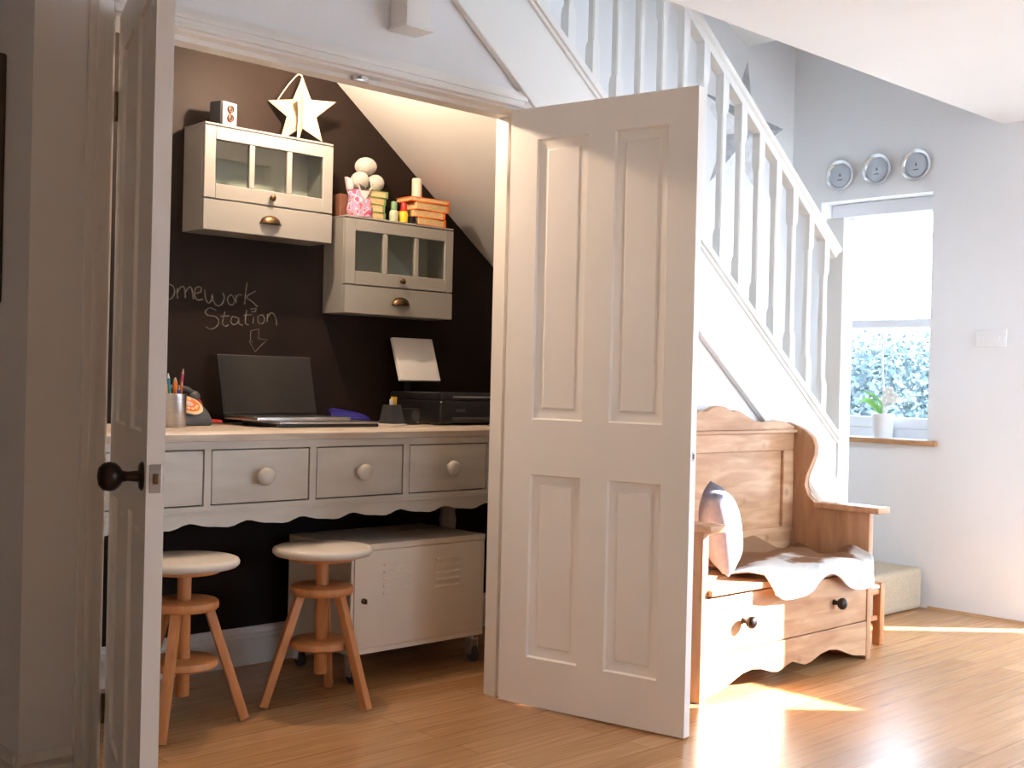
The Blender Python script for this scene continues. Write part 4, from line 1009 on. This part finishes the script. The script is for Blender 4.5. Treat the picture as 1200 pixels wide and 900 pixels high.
# ------------------------------------------------------------------ plant on the sill
pp = thing('potted_plant', 'young plant with one bright leaf in a white pot on the windowsill', 'plant', (XW + .058, .235, .8295))
m = MB(); m.lathe([(0, 0), (.044, 0), (.048, .006), (.056, .118), (.058, .122), (.054, .124), (.051, .118), (.050, .104), (0, .104)], 36); m.build('pot', M_['pot'], pp, angle=40)
m = MB(); m.lathe([(0, .105), (.0495, .105), (.02, .109), (0, .110)], 24); m.build('soil', M_['soil'], pp)
m = MB(); m.tube(smooth_path([(0, 0, .107), (.002, .004, .25), (.0, .012, .40), (.0, .010, .545)], 6), .006, 8); m.build('stake', M_['stem'], pp)
def leaf(P, w_, nm, m_):
    t = bmesh.new(); Q = smooth_path(P, 6); L = []; n = len(Q) - 1
    for i, p in enumerate(Q):
        d = (Q[min(i + 1, n)] - Q[max(i - 1, 0)]).normalized(); s = (d.cross(Vector((0, 0, 1))).normalized() + Vector((0, 0, .8))).normalized(); ww = w_ * math.sin(PI * min(1, (.06 + i / n) ** .8)) ** .8 if i < n else .0008
        L.append([t.verts.new(p - s * ww + Vector((0, 0, ww * .25))), t.verts.new(p), t.verts.new(p + s * ww + Vector((0, 0, ww * .25)))])
    for A, B in zip(L, L[1:]):
        for k in range(2): t.faces.new((A[k], A[k + 1], B[k + 1], B[k]))
    bmesh.ops.solidify(t, geom=t.faces[:], thickness=.0012); bmesh.ops.recalc_face_normals(t, faces=t.faces)
    m = MB(); m.merge(t); return m.build(nm, m_, pp, angle=70)
leaf([(0, .004, .108), (-.004, .05, .16), (-.008, .10, .188), (-.012, .165, .165)], .026, 'leaf', M_['leaf'])
leaf([(0, .002, .108), (.004, .03, .19), (.006, .09, .228), (.008, .16, .240)], .008, 'leaf', M_['leaf'])
leaf([(0, -.004, .108), (-.004, -.03, .16), (-.008, -.06, .165), (-.010, -.095, .150)], .016, 'leaf', M_['stem'])
for dy, dz in ((-.03, .235), (-.055, .205), (-.02, .19)):
    m = MB()
    for k in range(5):
        a = 2 * PI * k / 5; m.sphere((-.006, dy + .017 * math.cos(a), dz + .017 * math.sin(a)), .015, .3, 1, 1, 12, 8)
    m.sphere((-.010, dy, dz), .007, 1, 1, 1, 10, 8); m.tube([(0, 0, .107), (-.003, dy * .6, dz * .8), (-.004, dy, dz)], .0018, 6); m.build('flower', M_['petal'], pp, angle=60)

# ------------------------------------------------------------------ closet lamp (unseen warm bulb, added where the shadows place it)
la = thing('pendant_bulb', 'small unseen warm bulb added inside the cupboard above the doorway head', 'lamp', (-.43, .51, 2.145))
m = MB(); m.lathe([(0, .354), (.045, .354), (.045, .346), (.006, .326), (.004, .31), (.004, .07), (.013, .065), (.014, .0245), (0, .0245)], 24); m.build('lamp_holder', M_['white'], la)
m = MB(); m.sphere((0, 0, 0), .022, 1, 1, 1.1, 24, 16); bl = m.build('bulb', M_['bulb'], la)
M_['bulb'].node_tree.nodes['Principled BSDF'].inputs['Emission Strength'].default_value = 1480

# ------------------------------------------------------------------ outdoors
g = MB(); g.box((XW + .3, -14, -.30), (26, 16, -.22)); g.box((-12, -20, -.30), (XW + .3, YR - .2, -.22)); g.box((XJ + .1, YR - .2, -.30), (XW + .3, YJ - .1, -.22))
struct('ground', g, M_['lawn'], 'pale garden ground outside the windows', 'ground')
def bush(loc, rx, ry, rz, n, lab, sd):
    rnd = random.Random(sd); r = thing('bush', lab, 'bush', loc, 0, 'shrubs outside the window')
    t = bmesh.new()
    for _ in range(n):
        d = Vector((rnd.gauss(0, 1), rnd.gauss(0, 1), rnd.gauss(0, 1))).normalized() * rnd.uniform(.55, 1) * (1 + .12 * math.sin(rnd.random() * 6))
        p = Vector((d.x * rx, d.y * ry, rz * 1.02 + d.z * rz)); s = rnd.uniform(.022, .048)
        a = Vector((rnd.gauss(0, 1), rnd.gauss(0, 1), rnd.gauss(0, 1))).normalized(); b_ = a.cross(Vector((rnd.gauss(0, 1), rnd.gauss(0, 1), rnd.gauss(0, 1)))).normalized()
        t.faces.new([t.verts.new(p + a * s), t.verts.new(p + b_ * s * .6), t.verts.new(p - a * s), t.verts.new(p - b_ * s * .6)])
    m = MB(); m.merge(t); m.build('foliage', M_['foliage'], r, angle=1)
    m = MB(); m.tube([(0, 0, -.05), (.03, .02, rz * .5), (0, 0, rz)], .06, 8); m.build('trunk', M_['frame'], r)
bush((8.4, 3.1, -.22), .9, 1.0, .90, 10000, 'rounded blue-green shrub nearest the window', 1)
bush((11.0, 5.4, -.22), 1.2, 1.3, 1.0, 13000, 'broad blue-green shrub behind and left of the nearest one', 2)
bush((11.8, 2.9, -.22), 1.1, 1.1, 1.0, 11000, 'blue-green shrub at the right of the window view', 3)
bush((15.0, 5.2, -.22), 2.0, 2.2, 1.14, 18000, 'tall blue-green shrub farthest from the window', 4)

# ------------------------------------------------------------------ light
sc = bpy.context.scene
wd = bpy.data.worlds.new('World'); sc.world = wd; wd.use_nodes = True
bg = wd.node_tree.nodes['Background']; bg.inputs[0].default_value = (.70, .84, 1.0, 1); bg.inputs[1].default_value = 16.0
su = bpy.data.lights.new('sun', 'SUN'); su.energy = 70; su.angle = R(.6); su.color = (1, .975, .94)
so_ = bpy.data.objects.new('sun', su); C.objects.link(so_)
so_.rotation_euler = Vector((-.743, .669, -.404)).to_track_quat('-Z', 'Y').to_euler()
def portal(nm, loc, d, sx, sy):
    a = bpy.data.lights.new(nm, 'AREA'); a.shape = 'RECTANGLE'; a.size = sx; a.size_y = sy; a.cycles.is_portal = True
    o = bpy.data.objects.new(nm, a); C.objects.link(o); o.location = loc; o.rotation_euler = Vector(d).to_track_quat('-Z', 'Z').to_euler()
for k, (a, b_, z0, z1) in enumerate((W1, W2, W3)): portal('daylight', (XW + .23, (a + b_) / 2, (z0 + z1) / 2), (-1, 0, 0), b_ - a, z1 - z0)
portal('daylight', ((WR[0] + WR[1]) / 2, YJ - .12, (WR[2] + WR[3]) / 2), (0, 1, 0), WR[1] - WR[0], WR[3] - WR[2])

portal('daylight', ((WL[0] + WL[1]) / 2, YR - .12, (WL[2] + WL[3]) / 2), (0, 1, 0), WL[1] - WL[0], WL[3] - WL[2])

portal('daylight', (-4.62, (WF[0] + WF[1]) / 2, (WF[2] + WF[3]) / 2), (1, 0, 0), WF[1] - WF[0], WF[3] - WF[2])

portal('daylight', ((WS[0] + WS[1]) / 2, (WS[2] + WS[3]) / 2, 3.72), (0, 0, -1), WS[1] - WS[0], WS[3] - WS[2])

# ------------------------------------------------------------------ camera
f_, yaw, pit, rol = 1400.0, .815621073, -.00274242, .0235181784
Fv = Vector((math.cos(yaw) * math.cos(pit), math.sin(yaw) * math.cos(pit), math.sin(pit)))
Rv = Vector((math.sin(yaw), -math.cos(yaw), 0)); Uv = Rv.cross(Fv)
cr, sr_ = math.cos(rol), math.sin(rol)
xr_ = Rv * cr + Uv * sr_; up = Uv * cr - Rv * sr_
cam = bpy.data.cameras.new('camera'); cam.sensor_width = 36; cam.lens = 36 * f_ / 1200; cam.clip_start = .05
co = bpy.data.objects.new('camera', cam); C.objects.link(co)
mw = Matrix((xr_, up, -Fv)).transposed().to_4x4(); mw.translation = Vector((-2.73768, -2.94038, 1.07782))
co.matrix_world = mw; sc.camera = co

vs = sc.view_settings; vs.view_transform = 'Standard'; vs.look = 'None'; vs.exposure = .62; vs.gamma = 1; vs.use_curve_mapping = False
sc.cycles.max_bounces = 10; sc.cycles.diffuse_bounces = 6; sc.cycles.glossy_bounces = 4; sc.cycles.transparent_max_bounces = 12
sc.cycles.sample_clamp_indirect = 8; sc.cycles.use_denoising = True; sc.cycles.caustics_reflective = False; sc.cycles.caustics_refractive = False
